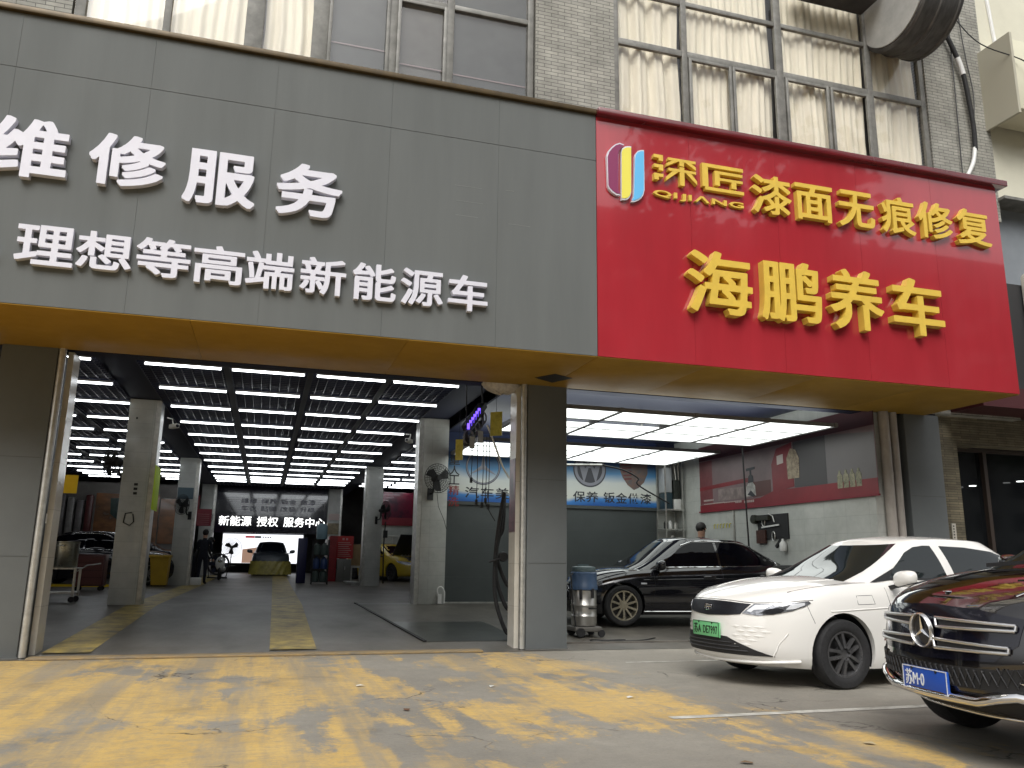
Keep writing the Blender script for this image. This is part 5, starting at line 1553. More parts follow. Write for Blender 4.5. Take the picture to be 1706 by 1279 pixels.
class Shell:
    """lofted shell: s (0..1) runs up the flank; fx/rx = front/rear end at each s, hw = half width, zb/zt = lower/upper edge along x"""
    def __init__(o, fx, rx, hw, zb, zt, crown, nf=2.6, nr=2.6, cf=.9, cr=.9, tap=None, sl=None):
        o.fx, o.rx, o.hw, o.zb, o.zt, o.crown, o.nf, o.nr, o.cf, o.cr = fx, rx, hw, zb, zt, crown, nf, nr, cf, cr
        o.tap = tap or (lambda x: 1.); o.sl = sl or [0, .06, .15, .3, .45, .6, .72, .82, .9, .96, 1]

    def half(o, x, s):
        f, r = o.fx(s), o.rx(s); h = o.hw(s) * o.tap(x)
        xc, xr = f - o.cf, r + o.cr
        if x > xc: return h * max(0, 1 - (min(1, (x - xc) / o.cf)) ** o.nf) ** (1 / o.nf)
        if x < xr: return h * max(0, 1 - (min(1, (xr - x) / o.cr)) ** o.nr) ** (1 / o.nr)
        return h

    def z(o, x, s): return o.zb(x) + (o.zt(x) - o.zb(x)) * s

    def stations(o, s, nF=16, nM=26):
        f, r = o.fx(s), o.rx(s); xc, xr = f - o.cf, r + o.cr; out = []
        for k in range(nF + 1):
            a = math.pi / 2 * k / nF; c_ = max(0, math.cos(a)) ** (2 / o.nf)
            out.append((xc + o.cf * c_, max(0, math.sin(a)) ** (2 / o.nf)))
        out += [(xc + (xr - xc) * k / nM, 1.) for k in range(1, nM)]
        for k in range(nF, -1, -1):
            a = math.pi / 2 * k / nF; c_ = max(0, math.cos(a)) ** (2 / o.nr)
            out.append((xr - o.cr * c_, max(0, math.sin(a)) ** (2 / o.nr)))
        return out

    def mesh(o, nF=16, nM=26, mc=9):
        st = [o.stations(s, nF, nM) for s in o.sl]; n = len(st[0]); rows = []
        for i in range(n):
            row = []
            for j, s in enumerate(o.sl):
                x, q = st[j][i]; row.append((x, -q * o.hw(s) * o.tap(x), o.z(x, s)))
            x, q = st[-1][i]; y1 = q * o.hw(1) * o.tap(x)
            for k in range(1, mc + 1):
                t = -1 + 2 * k / (mc + 1); row.append((x, t * y1, o.z(x, 1) + o.crown(x) * q * (1 - t * t)))
            for j in range(len(o.sl) - 1, -1, -1):
                x, q = st[j][i]; s = o.sl[j]; row.append((x, q * o.hw(s) * o.tap(x), o.z(x, s)))
            rows.append(row)
        K = len(rows[0]); v = [p for r in rows for p in r]; f = []
        for i in range(n - 1):
            for k in range(K): f.append((i * K + k, i * K + (k + 1) % K, (i + 1) * K + (k + 1) % K, (i + 1) * K + k))
        return v, f

    # surface maps (point, outward normal found numerically)
    def front(o, y, z, rear=False):
        x = o.fx(.5) if not rear else o.rx(.5)
        for _ in range(6):
            s = (z - o.zb(x)) / (o.zt(x) - o.zb(x)); s = min(1, max(0, s))
            h = o.hw(s) * o.tap(x); q = min(.9999, abs(y) / h)
            x = (o.fx(s) - o.cf + o.cf * (1 - q ** o.nf) ** (1 / o.nf)) if not rear else (o.rx(s) + o.cr - o.cr * (1 - q ** o.nr) ** (1 / o.nr))
        return Vector((x, y, z))

    def side(o, x, z, sg=1):
        s = (z - o.zb(x)) / (o.zt(x) - o.zb(x)); s = min(1, max(0, s))
        return Vector((x, sg * o.half(x, s), z))

    def top(o, x, y):
        h = max(.01, o.half(x, 1)); t = max(-1, min(1, y / h))
        return Vector((x, y, o.z(x, 1) + o.crown(x) * (h / (o.hw(1) * o.tap(x))) * (1 - t * t)))


def offs(fn, sgn=1, d=.003):
    """fn(a,b)->Vector; returns g(a,b,off) pushed out along the normal"""
    def g(a, b, off):
        p = fn(a, b); u = fn(a + d, b) - fn(a - d, b); w = fn(a, b + d) - fn(a, b - d)
        n = u.cross(w)
        n = n.normalized() * sgn if n.length > 1e-12 else Vector((0, 0, 0))
        return p + n * off
    return g


def patch(poly, g, off, m, name, parent, step=.05, thick=.012):
    bm = bmesh.new()
    vs_ = [bm.verts.new((a, b, 0)) for a, b in poly]
    fc = bm.faces.new(vs_)
    bmesh.ops.triangulate(bm, faces=[fc])
    A = np.array(poly)
    for ax in (0, 1):
        lo, hi = A[:, ax].min(), A[:, ax].max(); n = int((hi - lo) / step)
        for k in range(1, n + 1):
            co = [0, 0, 0]; no = [0, 0, 0]; co[ax] = lo + (hi - lo) * k / (n + 1); no[ax] = 1
            bmesh.ops.bisect_plane(bm, geom=bm.verts[:] + bm.edges[:] + bm.faces[:], dist=1e-6, plane_co=co, plane_no=no)
    src = [(v, v.co.x, v.co.y) for v in bm.verts]
    if thick:
        be = [e for e in bm.edges if len(e.link_faces) == 1]
        low = {}
        for v, a, b in list(src):
            if any(e in be for e in v.link_edges): low[v] = (bm.verts.new((0, 0, 0)), a, b)
        for e in be:
            a, b = e.verts; bm.faces.new((a, b, low[b][0], low[a][0]))
        for v, a, b in low.values(): v.co = g(a, b, off - thick)
    for v, a, b in src: v.co = g(a, b, off)
    bmesh.ops.recalc_face_normals(bm, faces=bm.faces)
    for f in bm.faces: f.smooth = True
    for e in bm.edges:
        if len(e.link_faces) == 2 and e.calc_face_angle(0) > R(40): e.smooth = False
    me = bpy.data.meshes.new(name); bm.to_mesh(me); bm.free()
    c = sum((p.normal * p.area for p in me.polygons), Vector())
    return link_mesh(name, me, m, parent)


def surf_tube(pts, g, off, r, m, name, parent, n=6, step=.04, mb=None):
    P = []
    for (a, b), (c, d) in zip(pts[:-1], pts[1:]):
        k = max(1, int(math.hypot(c - a, d - b) / step))
        P += [(a + (c - a) * t / k, b + (d - b) * t / k) for t in range(k)]
    P.append(pts[-1])
    Q = [g(a, b, off) for a, b in P]
    if mb is not None: mb.tube(Q, r, n); return None
    return MB().tube(Q, r, n).build(name, m, parent, smooth=60)


def wheel(parent, x, y, z, r, w, rim_r, m_rim, side, spokes=5, kind='double'):
    t = empty('wheel', (x, y, z)); t.parent = parent
    if side < 0: t.rotation_euler = (0, 0, math.pi)
    hw_ = w / 2; rr = rim_r
    prof = [(rr, -hw_ * .8), (rr + .02, -hw_ * .95), (r - .06, -hw_), (r - .018, -hw_ * .93), (r - .003, -hw_ * .72), (r, -hw_ * .4), (r, hw_ * .4), (r - .003, hw_ * .72), (r - .018, hw_ * .93), (r - .06, hw_), (rr + .02, hw_ * .95), (rr, hw_ * .8)]
    MB().lathe(prof, 48, (0, 0, 0), 'y', True).build('tyre', M['rubber'], t, smooth=40)
    mb = MB().lathe([(rr, hw_ * .80), (rr + .006, hw_ * .88), (rr - .012, hw_ * .86), (rr - .022, hw_ * .6), (rr - .03, -hw_ * .5), (rr, -hw_ * .8)], 48, (0, 0, 0), 'y')
    yf = hw_ * .74
    if kind == 'double':
        for k in range(spokes):
            for dd in (-1, 1):
                a = 2 * math.pi * k / spokes + .3; a1 = a + dd * .23; a0 = a + dd * .42
                p0 = Vector((.055 * math.sin(a0), yf, .055 * math.cos(a0))); p1 = Vector(((rr - .014) * math.sin(a1), yf - .012, (rr - .014) * math.cos(a1)))
                mb.bar(p0, p1, .030, .035, (0, 1, 0))
    else:
        for k in range(spokes):
            a = 2 * math.pi * k / spokes
            p0 = Vector((.05 * math.sin(a), yf - .02, .05 * math.cos(a))); p1 = Vector(((rr - .014) * math.sin(a), yf - .005, (rr - .014) * math.cos(a)))
            mb.bar(p0, p1, .032, .03, (0, 1, 0))
    mb.lathe([(0, yf - .006), (.035, yf - .006), (.045, yf - .008), (.075, yf - .015), (.08, yf - .05), (0, yf - .05)], 20, (0, 0, 0), 'y')
    mb.build('rim', m_rim, t, smooth=35)
    MB().lathe([(0, -.02), (rr - .035, -.02), (rr - .035, 0), (0, 0)], 28, (0, 0, 0), 'y').build('brake_disc', mat('dark brake metal', (.05, .05, .05), .5, .6), t)  # dark metal disc behind the spokes
    mb = MB()
    for k in range(5):
        a = 2 * math.pi * k / 5; mb.lathe([(0, yf - .005), (.009, yf - .005), (.009, yf - .03)], 8, (.056 * math.sin(a), 0, .056 * math.cos(a)), 'y')
    mb.build('wheel_nut', M['black'], t)
    return t


def cut_arches(o, axles, r, y0, zc):
    mb = MB()
    for x in axles:
        for sg in (-1, 1):
            mb.lathe([(0, y0 * sg), (r, y0 * sg), (r, 1.6 * sg), (0, 1.6 * sg)], 40, (x, 0, zc), 'y')
    c = mb.build('cutter', None, o.parent)
    C.view_layer.update()
    md = o.modifiers.new('b', 'BOOLEAN'); md.operation = 'DIFFERENCE'; md.object = c; md.solver = 'EXACT'; md.use_self = True
    me = bpy.data.meshes.new_from_object(o.evaluated_get(C.evaluated_depsgraph_get()))
    o.modifiers.clear(); o.data = me
    bpy.data.objects.remove(c)
    bm = bmesh.new(); bm.from_mesh(me)
    for f in bm.faces: f.smooth = True
    for e in bm.edges:
        e.smooth = not (len(e.link_faces) == 2 and e.calc_face_angle(0) > R(38))
    bm.to_mesh(me); bm.free()


def arches(parent, axles, r, y0, y1, zc):
    for x in axles:
        for sg in (-1, 1):
            MB().lathe([(0, y0 * sg), (r - .004, y0 * sg), (r - .004, y1 * sg)], 36, (x, 0, zc), 'y', False, -math.pi * .62, math.pi * .62).build('wheel_arch', M['black'], parent)


GLS = mat('car window glass', (.012, .016, .017), .03, 0, coat=0, spec=.55)
GLB = mat('black tinted car glass', (.003, .003, .005), .04, coat=0, spec=.16)
LAMP = mat('headlight lens', (.30, .31, .33), .05, .6, .5, 30, coat=1., var2=(.06, .06, .07))
LAMPW = mat('headlight bright insert', (.75, .77, .80), .12, .3, coat=.6)
LAMPD = mat('headlight dark insert', (.03, .03, .035), .08, .3, coat=1.)


def build_car(name, label, cat, loc, rz, p, paint, glass, scale=(1, 1, 1), group=None, lo=False):
    r = empty(name, loc, rz, label, cat, group, scale)
    nF, nM = (9, 16) if lo else (18, 34)
    W = p['W']; rw = p['rw']
    body = Shell(curve(*p['fx']), curve(*p['rx']), lambda s, c=curve(*p['hw']): W * c(s), curve(*p['zb']), curve(*p['zt']), curve(*p['crown']), p.get('nf', 2.6), p.get('nr', 2.8), p.get('cf', .9), p.get('cr', .8), curve(*p['tap']) if 'tap' in p else None)
    v, f = body.mesh(nF, nM)
    o = MB().add(v, f).build('body', paint, r, smooth=38)
    axl = (p.get('ax', 0), p.get('ax', 0) - p['wb'])
    cut_arches(o, axl, p['ra'], W * .62, rw + .01)
    arches(r, axl, p['ra'], W * .60, W * .93, rw + .01)
    gh = Shell(lambda s: p['gx0'] + (p['gx1'] - p['gx0']) * s, lambda s: p['gr0'] + (p['gr1'] - p['gr0']) * s, curve([0, .5, .9, 1], [p['gw0'], (p['gw0'] + p['gw1']) / 2 + .02, p['gw1'] + .015, p['gw1'] - .02]), curve(*p['gzb']), curve(*p['gzt']),
               lambda x: .045, p.get('gnf', 3.2), p.get('gnr', 3.0), p.get('gcf', .55), p.get('gcr', .6), None, [0, .1, .25, .4, .55, .7, .82, .92, .97, 1])
    v, f = gh.mesh(nF, nM)
    MB().add(v, f).build('cabin', paint, r, smooth=38)
    side = {sg: offs(lambda x, z, sg=sg: gh.side(x, z, sg), sg) for sg in (1, -1)}
    bside = {sg: offs(lambda x, z, sg=sg: body.side(x, z, sg), sg) for sg in (1, -1)}
    # sign of side normals: d/dx x d/dz = (1,0,0)x(0,0,1) = (0,-1,0)
    side = {sg: (lambda a, b, d, g=side[sg]: g(a, b, -d)) for sg in side}
    bside = {sg: (lambda a, b, d, g=bside[sg]: g(a, b, -d)) for sg in bside}
    frt = offs(lambda y, z: body.front(y, z)); rear = offs(lambda y, z: body.front(y, z, True), -1)

    def gfront(u, s, rear_=False):      # u = -1..1 across, s up
        fx = gh.fx(s) if not rear_ else gh.rx(s); n = gh.nf if not rear_ else gh.nr; c_ = gh.cf if not rear_ else gh.cr
        q = min(.9999, abs(u)); y = u * gh.hw(s)
        x = fx - c_ + c_ * (1 - q ** n) ** (1 / n) if not rear_ else fx + c_ - c_ * (1 - q ** n) ** (1 / n)
        return Vector((x, y, gh.z(x, s)))
    wf = offs(gfront, 1, .004); wr = offs(lambda u, s: gfront(u, s, True), -1, .004)
    ws = p.get('ws', (.90, .88, .06, .95))
    patch([(-ws[0], ws[2]), (ws[0], ws[2]), (ws[1], ws[3]), (-ws[1], ws[3])], wf, .004, glass, 'windscreen', r, .12 if not lo else .3)
    patch([(-.84, .12), (.84, .12), (.82, .93), (-.82, .93)], wr, .004, glass, 'rear_window', r, .15 if not lo else .4)
    for sg in (1, -1):
        for poly in p['win']:
            patch(poly, side[sg], .004, glass, 'side_window', r, .08 if not lo else .3)
        if p.get('wintrim'):
            surf_tube(p['wintrim'], side[sg], .004, .010, M['chrome'], 'window_trim', r, 6)
        if not lo:
            mb = MB()
            for ln in p.get('seams', []): surf_tube(ln, bside[sg], -.001, .0024, None, '', r, 5, .04, mb)
            if mb.v: mb.build('panel_gap', M['black'], r)
        for (x, z) in p.get('handles', []):
            a = bside[sg](x - .09, z, .02); b = bside[sg](x + .09, z, .02); q0 = bside[sg](x - .11, z, 0); q1 = bside[sg](x + .11, z, 0)
            MB().tube([q0, a, a.lerp(b, .5), b, q1], [.010, .016, .017, .016, .010], 8).build('door_handle', p.get('handle_m', paint), r, smooth=50)
        if p.get('mirror'):
            mx, mz, my = p['mirror']
            mm = MB().ball((mx, sg * my, mz), .1 * p.get('msc', 1), 10, (.72, 1.18, .68))
            for i, q in enumerate(mm.v):
                dz = q[2] - mz; dy = q[1] - sg * my; k_ = p.get('msc', 1) * .1
                q = (q[0], sg * my + math.copysign(abs(dy / k_) ** .75 * k_, dy), mz + math.copysign(abs(dz / k_ / .68) ** .7 * k_ * .68, dz) + dy * sg * .12); mm.v[i] = q
                if q[0] < mx - .035: mm.v[i] = (mx - .035, q[1], q[2])
            mo_ = mm.build('mirror', p.get('mirror_m', paint), r, smooth=50)
            MB().bar((mx + .01, sg * (my - .20), mz - .09), (mx, sg * (my - .02), mz - .055), .05, .035).build('mirror_arm', M['black'], mo_)
            MB().box(mx - .041, mx - .0355, sg * my - .095, sg * my + .095, mz - .05, mz + .055).build('mirror_glass', M['chrome'], mo_)
        for x in axl:
            wheel(r, x, sg * (W - p.get('wi', .125)), rw, rw, p.get('ww', .22), p['rim'], p['m_rim'], sg, p.get('spk', 5), p.get('spkind', 'double'))
    MB().box(-p['wb'] - .4, .4, -W * .6, W * .6, p['zb'][1][0] - .02, .4).build('underbody', M['black'], r)
    return r, body, gh, frt, rear, bside


def star_on(parent, pos, rot, r, m_ring, m_star, back, d=.02):
    """three-pointed star in a ring; local x = outward"""
    e = empty('emblem', pos); e.parent = parent; e.rotation_euler = rot
    MB().lathe([(r * .90, 0), (r, 0), (r, d), (r * .95, d * 1.3), (r * .90, d)], 40, (0, 0, 0), 'x', True).build('ring', m_ring, e, smooth=40)
    if back: MB().lathe([(0, .002), (r * .9, .002), (r * .9, -.004), (0, -.004)], 32, (0, 0, 0), 'x').build('backing', back, e)
    star3(0, 0, r * .92, 0, m_star, e, 'star', lambda a, b, q: (.003 + q * d * 60, a, b), .006)
    return e


# ---- white saloon
white = mat('white car paint', (.74, .725, .69), .22, 0, .015, 2, coat=.7)
pW = dict(W=.905, rw=.328, rim=.212, ra=.380, ax=-.10, wb=2.70, wi=.115, ww=.21,
          fx=([0, .10, .22, .45, .70, .86, .95, 1], [.80, .90, .925, .915, .90, .885, .86, .80]), rx=([0, .2, .5, .8, 1], [-3.58, -3.70, -3.74, -3.72, -3.62]),
          hw=([0, .1, .3, .55, .75, .9, 1], [.93, .965, .985, 1.0, .985, .95, .90]), zb=([-3.8, -3.0, -2.5, 0, .5, .95], [.24, .20, .18, .18, .20, .21]),
          zt=([-3.8, -3.2, -2.2, -1.0, -.45, 0, .35, .65, .85, .95], [1.03, 1.06, 1.03, 1.01, 1.00, .965, .92, .865, .817, .787]), crown=([-3.8, -3, -.6, 0, .6, .95], [.02, .03, .055, .075, .065, .03]),
          nf=2.35, cf=1.0, ws=(.87, .86, .07, .94), gx0=-.06, gx1=-1.18, gr0=-3.50, gr1=-2.70, gw0=.79, gw1=.60, gzb=([-3.6, -.2], [1.00, .965]),
          gzt=([-3.6, -3.0, -2.4, -1.8, -1.3, -.6], [1.30, 1.40, 1.455, 1.47, 1.445, 1.33]), gnf=3.4, gcf=.50,
          win=[[(-.80, 1.045), (-.98, 1.17), (-1.20, 1.315), (-1.35, 1.375), (-1.50, 1.395), (-1.60, 1.395), (-1.68, 1.05)], [(-1.80, 1.05), (-1.73, 1.395), (-2.1, 1.385), (-2.5, 1.345), (-2.85, 1.24), (-3.0, 1.16), (-2.95, 1.07)]],
          seams=[[(.30, .80), (.27, .70), (.24, .62)], [(-.30, .80), (-.30, .88), (-.50, .885), (-.52, .80), (-.30, .795)], [(-.70, .96), (-.72, .75), (-.68, .45), (-.60, .28)], [(-1.72, 1.0), (-1.75, .6), (-1.70, .28)], [(-.62, .25), (-2.2, .25)]],
          handles=[(-1.50, .88), (-2.55, .90)], mirror=(-.80, 1.05, 1.035), msc=1.2, m_rim=mat('dark alloy', (.13, .13, .133), .28, .6, .35, 14))
wc, wb_, wg_, wfr, wre, wsd = build_car('white_saloon', 'white saloon with green number plate parked in front of the black saloon', 'car', (5.66, 8.30, 0), R(184), pW, white, GLS, (1.04, 1.03, 1.06))
# grille band with headlights
wfr0 = wfr
wfr = lambda y, z, d: wfr0(y, z + .042, d)
HT = lambda y: .765 - .02 * abs(y)
band = [(-.62, .742), (-.3, .757), (0, .762), (.3, .757), (.52, .744), (.44, .645), (.30, .630), (0, .615), (-.30, .630), (-.44, .645)]
patch(band, wfr, .006, mat('dark grille mesh', (.018, .019, .024), .3, .3, .5, 120), 'grille', wc, .04)
for sg in (1, -1):
    hl = [(sg * .46, .655), (sg * .545, .745), (sg * .70, .755), (sg * .80, .772), (sg * .83, .785), (sg * .842, .765), (sg * .83, .732), (sg * .79, .690), (sg * .70, .655), (sg * .60, .640)]
    h_ = patch(hl, wfr, .008, LAMP, 'headlight', wc, .03)
    patch([(sg * .50, .675), (sg * .56, .735), (sg * .68, .742), (sg * .64, .70), (sg * .56, .690), (sg * .54, .668)], wfr, .012, LAMPW, 'light_bar', h_, .03, .003)
    patch([(sg * .60, .66), (sg * .66, .70), (sg * .72, .715), (sg * .755, .70), (sg * .74, .672), (sg * .69, .655)], wfr, .012, LAMPD, 'reflector', h_, .03, .003)
    patch([(sg * .76, .70), (sg * .775, .752), (sg * .822, .768), (sg * .828, .745), (sg * .80, .71)], wfr, .012, LAMPW, 'light_bar', h_, .03, .003)
em = MB()
for a, b in (((-.06, .675), (-.06, .715)), ((.06, .675), (.06, .715)), ((-.06, .715), (.06, .715)), ((-.06, .675), (-.03, .665)), ((.06, .675), (.03, .665)), ((-.03, .665), (.03, .665)), ((-.06, .695), (.06, .695)), ((-.02, .665), (-.02, .715)), ((.02, .665), (.02, .715))):
    surf_tube([a, b], wfr, .012, .0045, None, '', wc, 5, .02, em)
em.build('emblem', M['chrome'], wc)
patch([(-.66, .435), (.0, .44), (.30, .425), (.50, .35), (.70, .262), (.40, .262), (0, .262), (-.40, .262), (-.70, .275)], wfr, .004, M['black'], 'lower_intake', wc, .05)
mb = MB()
for z in (.30, .335, .37): surf_tube([(-.55, z), (.0, z), (.52 - (z - .3) * 2.2, z)], wfr, .008, .007, None, '', wc, 6, .05, mb)
mb.build('intake_bar', mat('dark grey plastic', (.03, .03, .032), .5), wc)
surf_tube([(-.86, .285), (-.6, .245), (0, .235), (.6, .245), (.80, .262)], wfr0, .004, .016, white, 'front_lip', wc, 8)
random.seed(3)
for sg in (1, -1):          # pressed facets of the bumper corners
    mb = MB()
    for i in range(5):
        for k in range(3 - i // 3):
            a = sg * (.40 + k * .105 + .05 * (i % 2)); z = .53 - i * .042
            q = [wfr(a - .05, z, .001), wfr(a, z + .018, .001), wfr(a + .05, z, .001), wfr(a, z - .018, .001), wfr(a, z, .0045)]
            mb.add(q, [(0, 1, 4), (1, 2, 4), (2, 3, 4), (3, 0, 4)])
    mb.build('bumper_facets', white, wc)
surf_tube([(-.70, .752), (-.3, .772), (0, .776), (.3, .772), (.55, .757), (.72, .768), (.84, .795)], wfr, -.001, .004, M['black'], 'bonnet_gap', wc, 5)
for sg in (1, -1):
    tp = offs(lambda x, y: wb_.top(x, y))
    surf_tube([(.42, sg * .70), (.1, sg * .755), (-.3, sg * .775), (-.50, sg * .79)], tp, -.001, .0035, M['black'], 'bonnet_gap', wc, 5)
    surf_tube([(.50, sg * .40), (.0, sg * .50), (-.35, sg * .56)], tp, -.008, .013, white, 'bonnet_crease', wc, 8)
for sg in (1, -1):
    surf_tube([(.05, .73), (-.6, .76), (-1.6, .79), (-2.8, .84), (-3.3, .88)], wsd[sg], -.004, .010, white, 'body_crease', wc, 8)
    surf_tube([(.62, .30), (.58, .42), (.50, .52)], wsd[sg], -.003, .008, white, 'bumper_crease', wc, 8)
tri = [(-.72, 1.0), (-.96, 1.02), (-1.13, 1.165)]
# black sill of the mirror corner
sw = offs(lambda x, z: wg_.side(x, z, 1), -1)
patch([(-.56, 1.0), (-.85, 1.03), (-1.70, 1.037), (-1.70, 1.052), (-.85, 1.052), (-.97, 1.16)], lambda a, b, d: sw(a, b, d), .007, M['black'], 'window_corner', wc, .06, .004)
wt = offs(lambda x, y: wb_.top(x, y))
mb = MB()
for u0, u1 in ((-.55, .05), (.0, .55)):
    a = Vector((-.32, u0, 1.02)); b = Vector((-.52, u1, 1.07)); mb.bar(a, b, .018, .02)
mb.build('wiper', M['black'], wc)
# number plate
def plate(parent, fr, y0, z0, w, h, bg, fg, text, tilt=0., frame=True, bold=.01, fitw=None):
    p = fr(y0, z0, .022); n = (fr(y0, z0, .1) - fr(y0, z0, 0)).normalized()
    e = empty('number_plate', p); e.parent = parent
    e.rotation_euler = (0, 0, math.atan2(n.y, n.x))
    MB().box(-.02, 0, -w / 2, w / 2, -h / 2, h / 2).build('sheet', bg, e, bevel=.004)
    mb = MB(); b_ = .006
    for q in ((-w / 2, w / 2, h / 2 - b_, h / 2), (-w / 2, w / 2, -h / 2, -h / 2 + b_), (-w / 2, -w / 2 + b_, -h / 2 + b_, h / 2 - b_), (w / 2 - b_, w / 2, -h / 2 + b_, h / 2 - b_)): mb.box(.0002, .003, *q)
    if frame: mb.build('rim', frame, e)
    text_mesh(text, lambda a, b, d: Vector((d + .0005, a - w / 2 + .028, b - h * .34)), h * .68, .003, bold, fg, e, 'lettering', width=fitw or (w - .056), N=60)
    mb = MB()
    for a in (-.12, .12): mb.lathe([(0, 0), (.009, 0), (.009, .006), (0, .006)], 10, (0, a, h / 2 - .012), 'x')
    mb.build('bolt', M['black'], e)
    return e


plate(wc, wfr, 0, .475, .48, .15, mat('green plate', (.16, .50, .22), .4, 0, .15, 3), mat('black plate print', (.01, .012, .01), .5), '苏A DE7997', frame=M['black'])
# rear lamp
for sg in (1, -1):
    patch([(sg * .55, .86), (sg * .82, .86), (sg * .83, .96), (sg * .5, .97)], wre, .006, mat('red lamp glass', (.25, .005, .008), .1, coat=1), 'rear_light', wc, .06)

# ---- black saloon in the right bay
blackp = mat('black car paint', (.006, .006, .009), .10, 0, coat=1.)
pB = dict(pW)
pB.update(wb=2.76, rw=.33, rim=.235, ra=.365, fx=([0, .12, .3, .55, .75, .9, 1], [.70, .77, .79, .79, .77, .72, .64]), rx=([0, .2, .5, .8, 1], [-3.60, -3.70, -3.74, -3.74, -3.66]),
          zt=([-3.8, -3.3, -2.3, -1.0, -.4, .1, .45, .75], [.97, 1.02, .98, .935, .90, .855, .79, .70]), crown=([-3.8, -3, -.6, 0, .6, .95], [.02, .03, .06, .085, .075, .04]),
          gx0=-.12, gx1=-1.12, gr0=-3.45, gr1=-2.62, gw0=.80, gw1=.58, gzb=([-3.6, -.2], [.97, .88]), gzt=([-3.6, -3.0, -2.4, -1.7, -1.1, -.5], [1.20, 1.34, 1.42, 1.45, 1.42, 1.25]),
          win=[[(-.80, .965), (-1.0, 1.13), (-1.28, 1.32), (-1.45, 1.375), (-1.70, 1.385), (-1.86, 1.385), (-1.88, .985)], [(-1.93, .987), (-1.91, 1.385), (-2.3, 1.37), (-2.65, 1.30), (-2.95, 1.15), (-3.0, 1.06), (-2.96, 1.01)]],
          wintrim=[(-.78, .95), (-1.9, .972), (-3.0, 1.0), (-3.04, 1.06), (-2.98, 1.15), (-2.66, 1.325), (-2.3, 1.395), (-1.7, 1.408), (-1.45, 1.395), (-1.24, 1.325)],
          seams=[[(-.64, .88), (-.66, .6), (-.56, .26)], [(-1.90, .95), (-1.92, .55), (-1.86, .26)]], handles=[(-1.66, .80), (-2.72, .83)], mirror=(-.74, .985, .96),
          spk=10, spkind='radial', m_rim=mat('silver alloy', (.50, .46, .36), .28, .85, .2, 20), nf=2.3, wi=.11)
bc, bb_, bg_, bfr, bre, bsd = build_car('black_saloon', 'glossy black saloon parked under the LED panels in the right bay', 'car', (6.12, 14.55, .14), R(176.5), pB, blackp, GLB, (1.07, 1.04, 1.07))
for sg in (1, -1):
    surf_tube([(-.45, .745), (-1.3, .765), (-2.6, .79), (-3.3, .80)], bsd[sg], .0, .008, blackp, 'crease', bc, 8)
    patch([(-.40, .70), (-.50, .70), (-.50, .675), (-.40, .675)], bsd[sg], .008, LAMPW, 'side_repeater', bc, .05)
    patch([(sg * .52, .60), (sg * .56, .68), (sg * .80, .72), (sg * .82, .66), (sg * .75, .60)], bfr, .008, LAMP, 'headlight', bc, .04)
    surf_tube([(-.45, .235), (-2.3, .235)], bsd[sg], .0, .014, M['chrome'], 'sill_trim', bc, 6)
patch([(-.30, .50), (.30, .50), (.32, .62), (-.32, .62)], bfr, .006, M['black'], 'grille', bc, .06)

# ---- black SUV at the right edge
pS = dict(W=.975, rw=.375, rim=.255, ra=.425, wb=2.995, wi=.14, ww=.26,
          fx=([0, .10, .24, .45, .70, .88, .96, 1], [.62, .82, .90, .905, .885, .855, .82, .74]), rx=([0, .2, .5, .8, 1], [-3.75, -3.9, -3.95, -3.94, -3.85]),
          hw=([0, .1, .3, .55, .75, .9, 1], [.93, .965, .985, 1.0, .985, .955, .91]), zb=([-3.9, -3.0, 0, .5, .9], [.34, .27, .27, .27, .24]),
          zt=([-3.9, -2.2, -1.0, -.45, 0, .35, .6, .8, .95], [1.18, 1.16, 1.13, 1.10, 1.065, 1.015, .965, .925, .895]), crown=([-3.8, -3, -.6, 0, .6, .95], [.02, .03, .055, .07, .075, .05]),
          nf=2.5, cf=.85, gx0=.05, gx1=-.95, gr0=-3.75, gr1=-3.35, gw0=.86, gw1=.66, gzb=([-3.9, -.2], [1.12, 1.06]), gzt=([-3.9, -3.2, -2.2, -1.5, -1.0, -.4], [1.62, 1.70, 1.74, 1.73, 1.66, 1.5]),
          win=[[(-.75, 1.17), (-.95, 1.36), (-1.25, 1.60), (-1.7, 1.64), (-1.9, 1.18)], [(-2.1, 1.18), (-2.0, 1.64), (-2.8, 1.63), (-3.0, 1.5), (-3.0, 1.2)]],
          seams=[[(-.72, 1.08), (-.75, .7), (-.65, .4)]], handles=[(-1.75, .98)], mirror=(-.70, 1.17, 1.06), m_rim=mat('suv alloy', (.3, .3, .31), .25, .9), gcf=.5)
sblack = mat('black suv paint', (.007, .006, .007), .08, 0, coat=1.)
sc_, sb_, sg_, sfr, sre, ssd = build_car('black_suv', 'black SUV with chrome star grille and blue number plate at the right edge', 'car', (5.42, 4.71, 0), R(172.5), pS, sblack, GLS, (1.06, 1.06, 1.10))
mesh_m = mat('black grille mesh', (.028, .028, .030), .30, .3)
patch([(-.66, .845), (-.4, .885), (0, .90), (.4, .885), (.66, .845), (.64, .70), (.52, .60), (0, .575), (-.52, .60), (-.64, .70)], sfr, .004, M['black_gloss'], 'grille', sc_, .05)
gb_ = MB()
CH = M['chrome']
sat = mat('satin chrome', (.72, .72, .72), .30, 1)
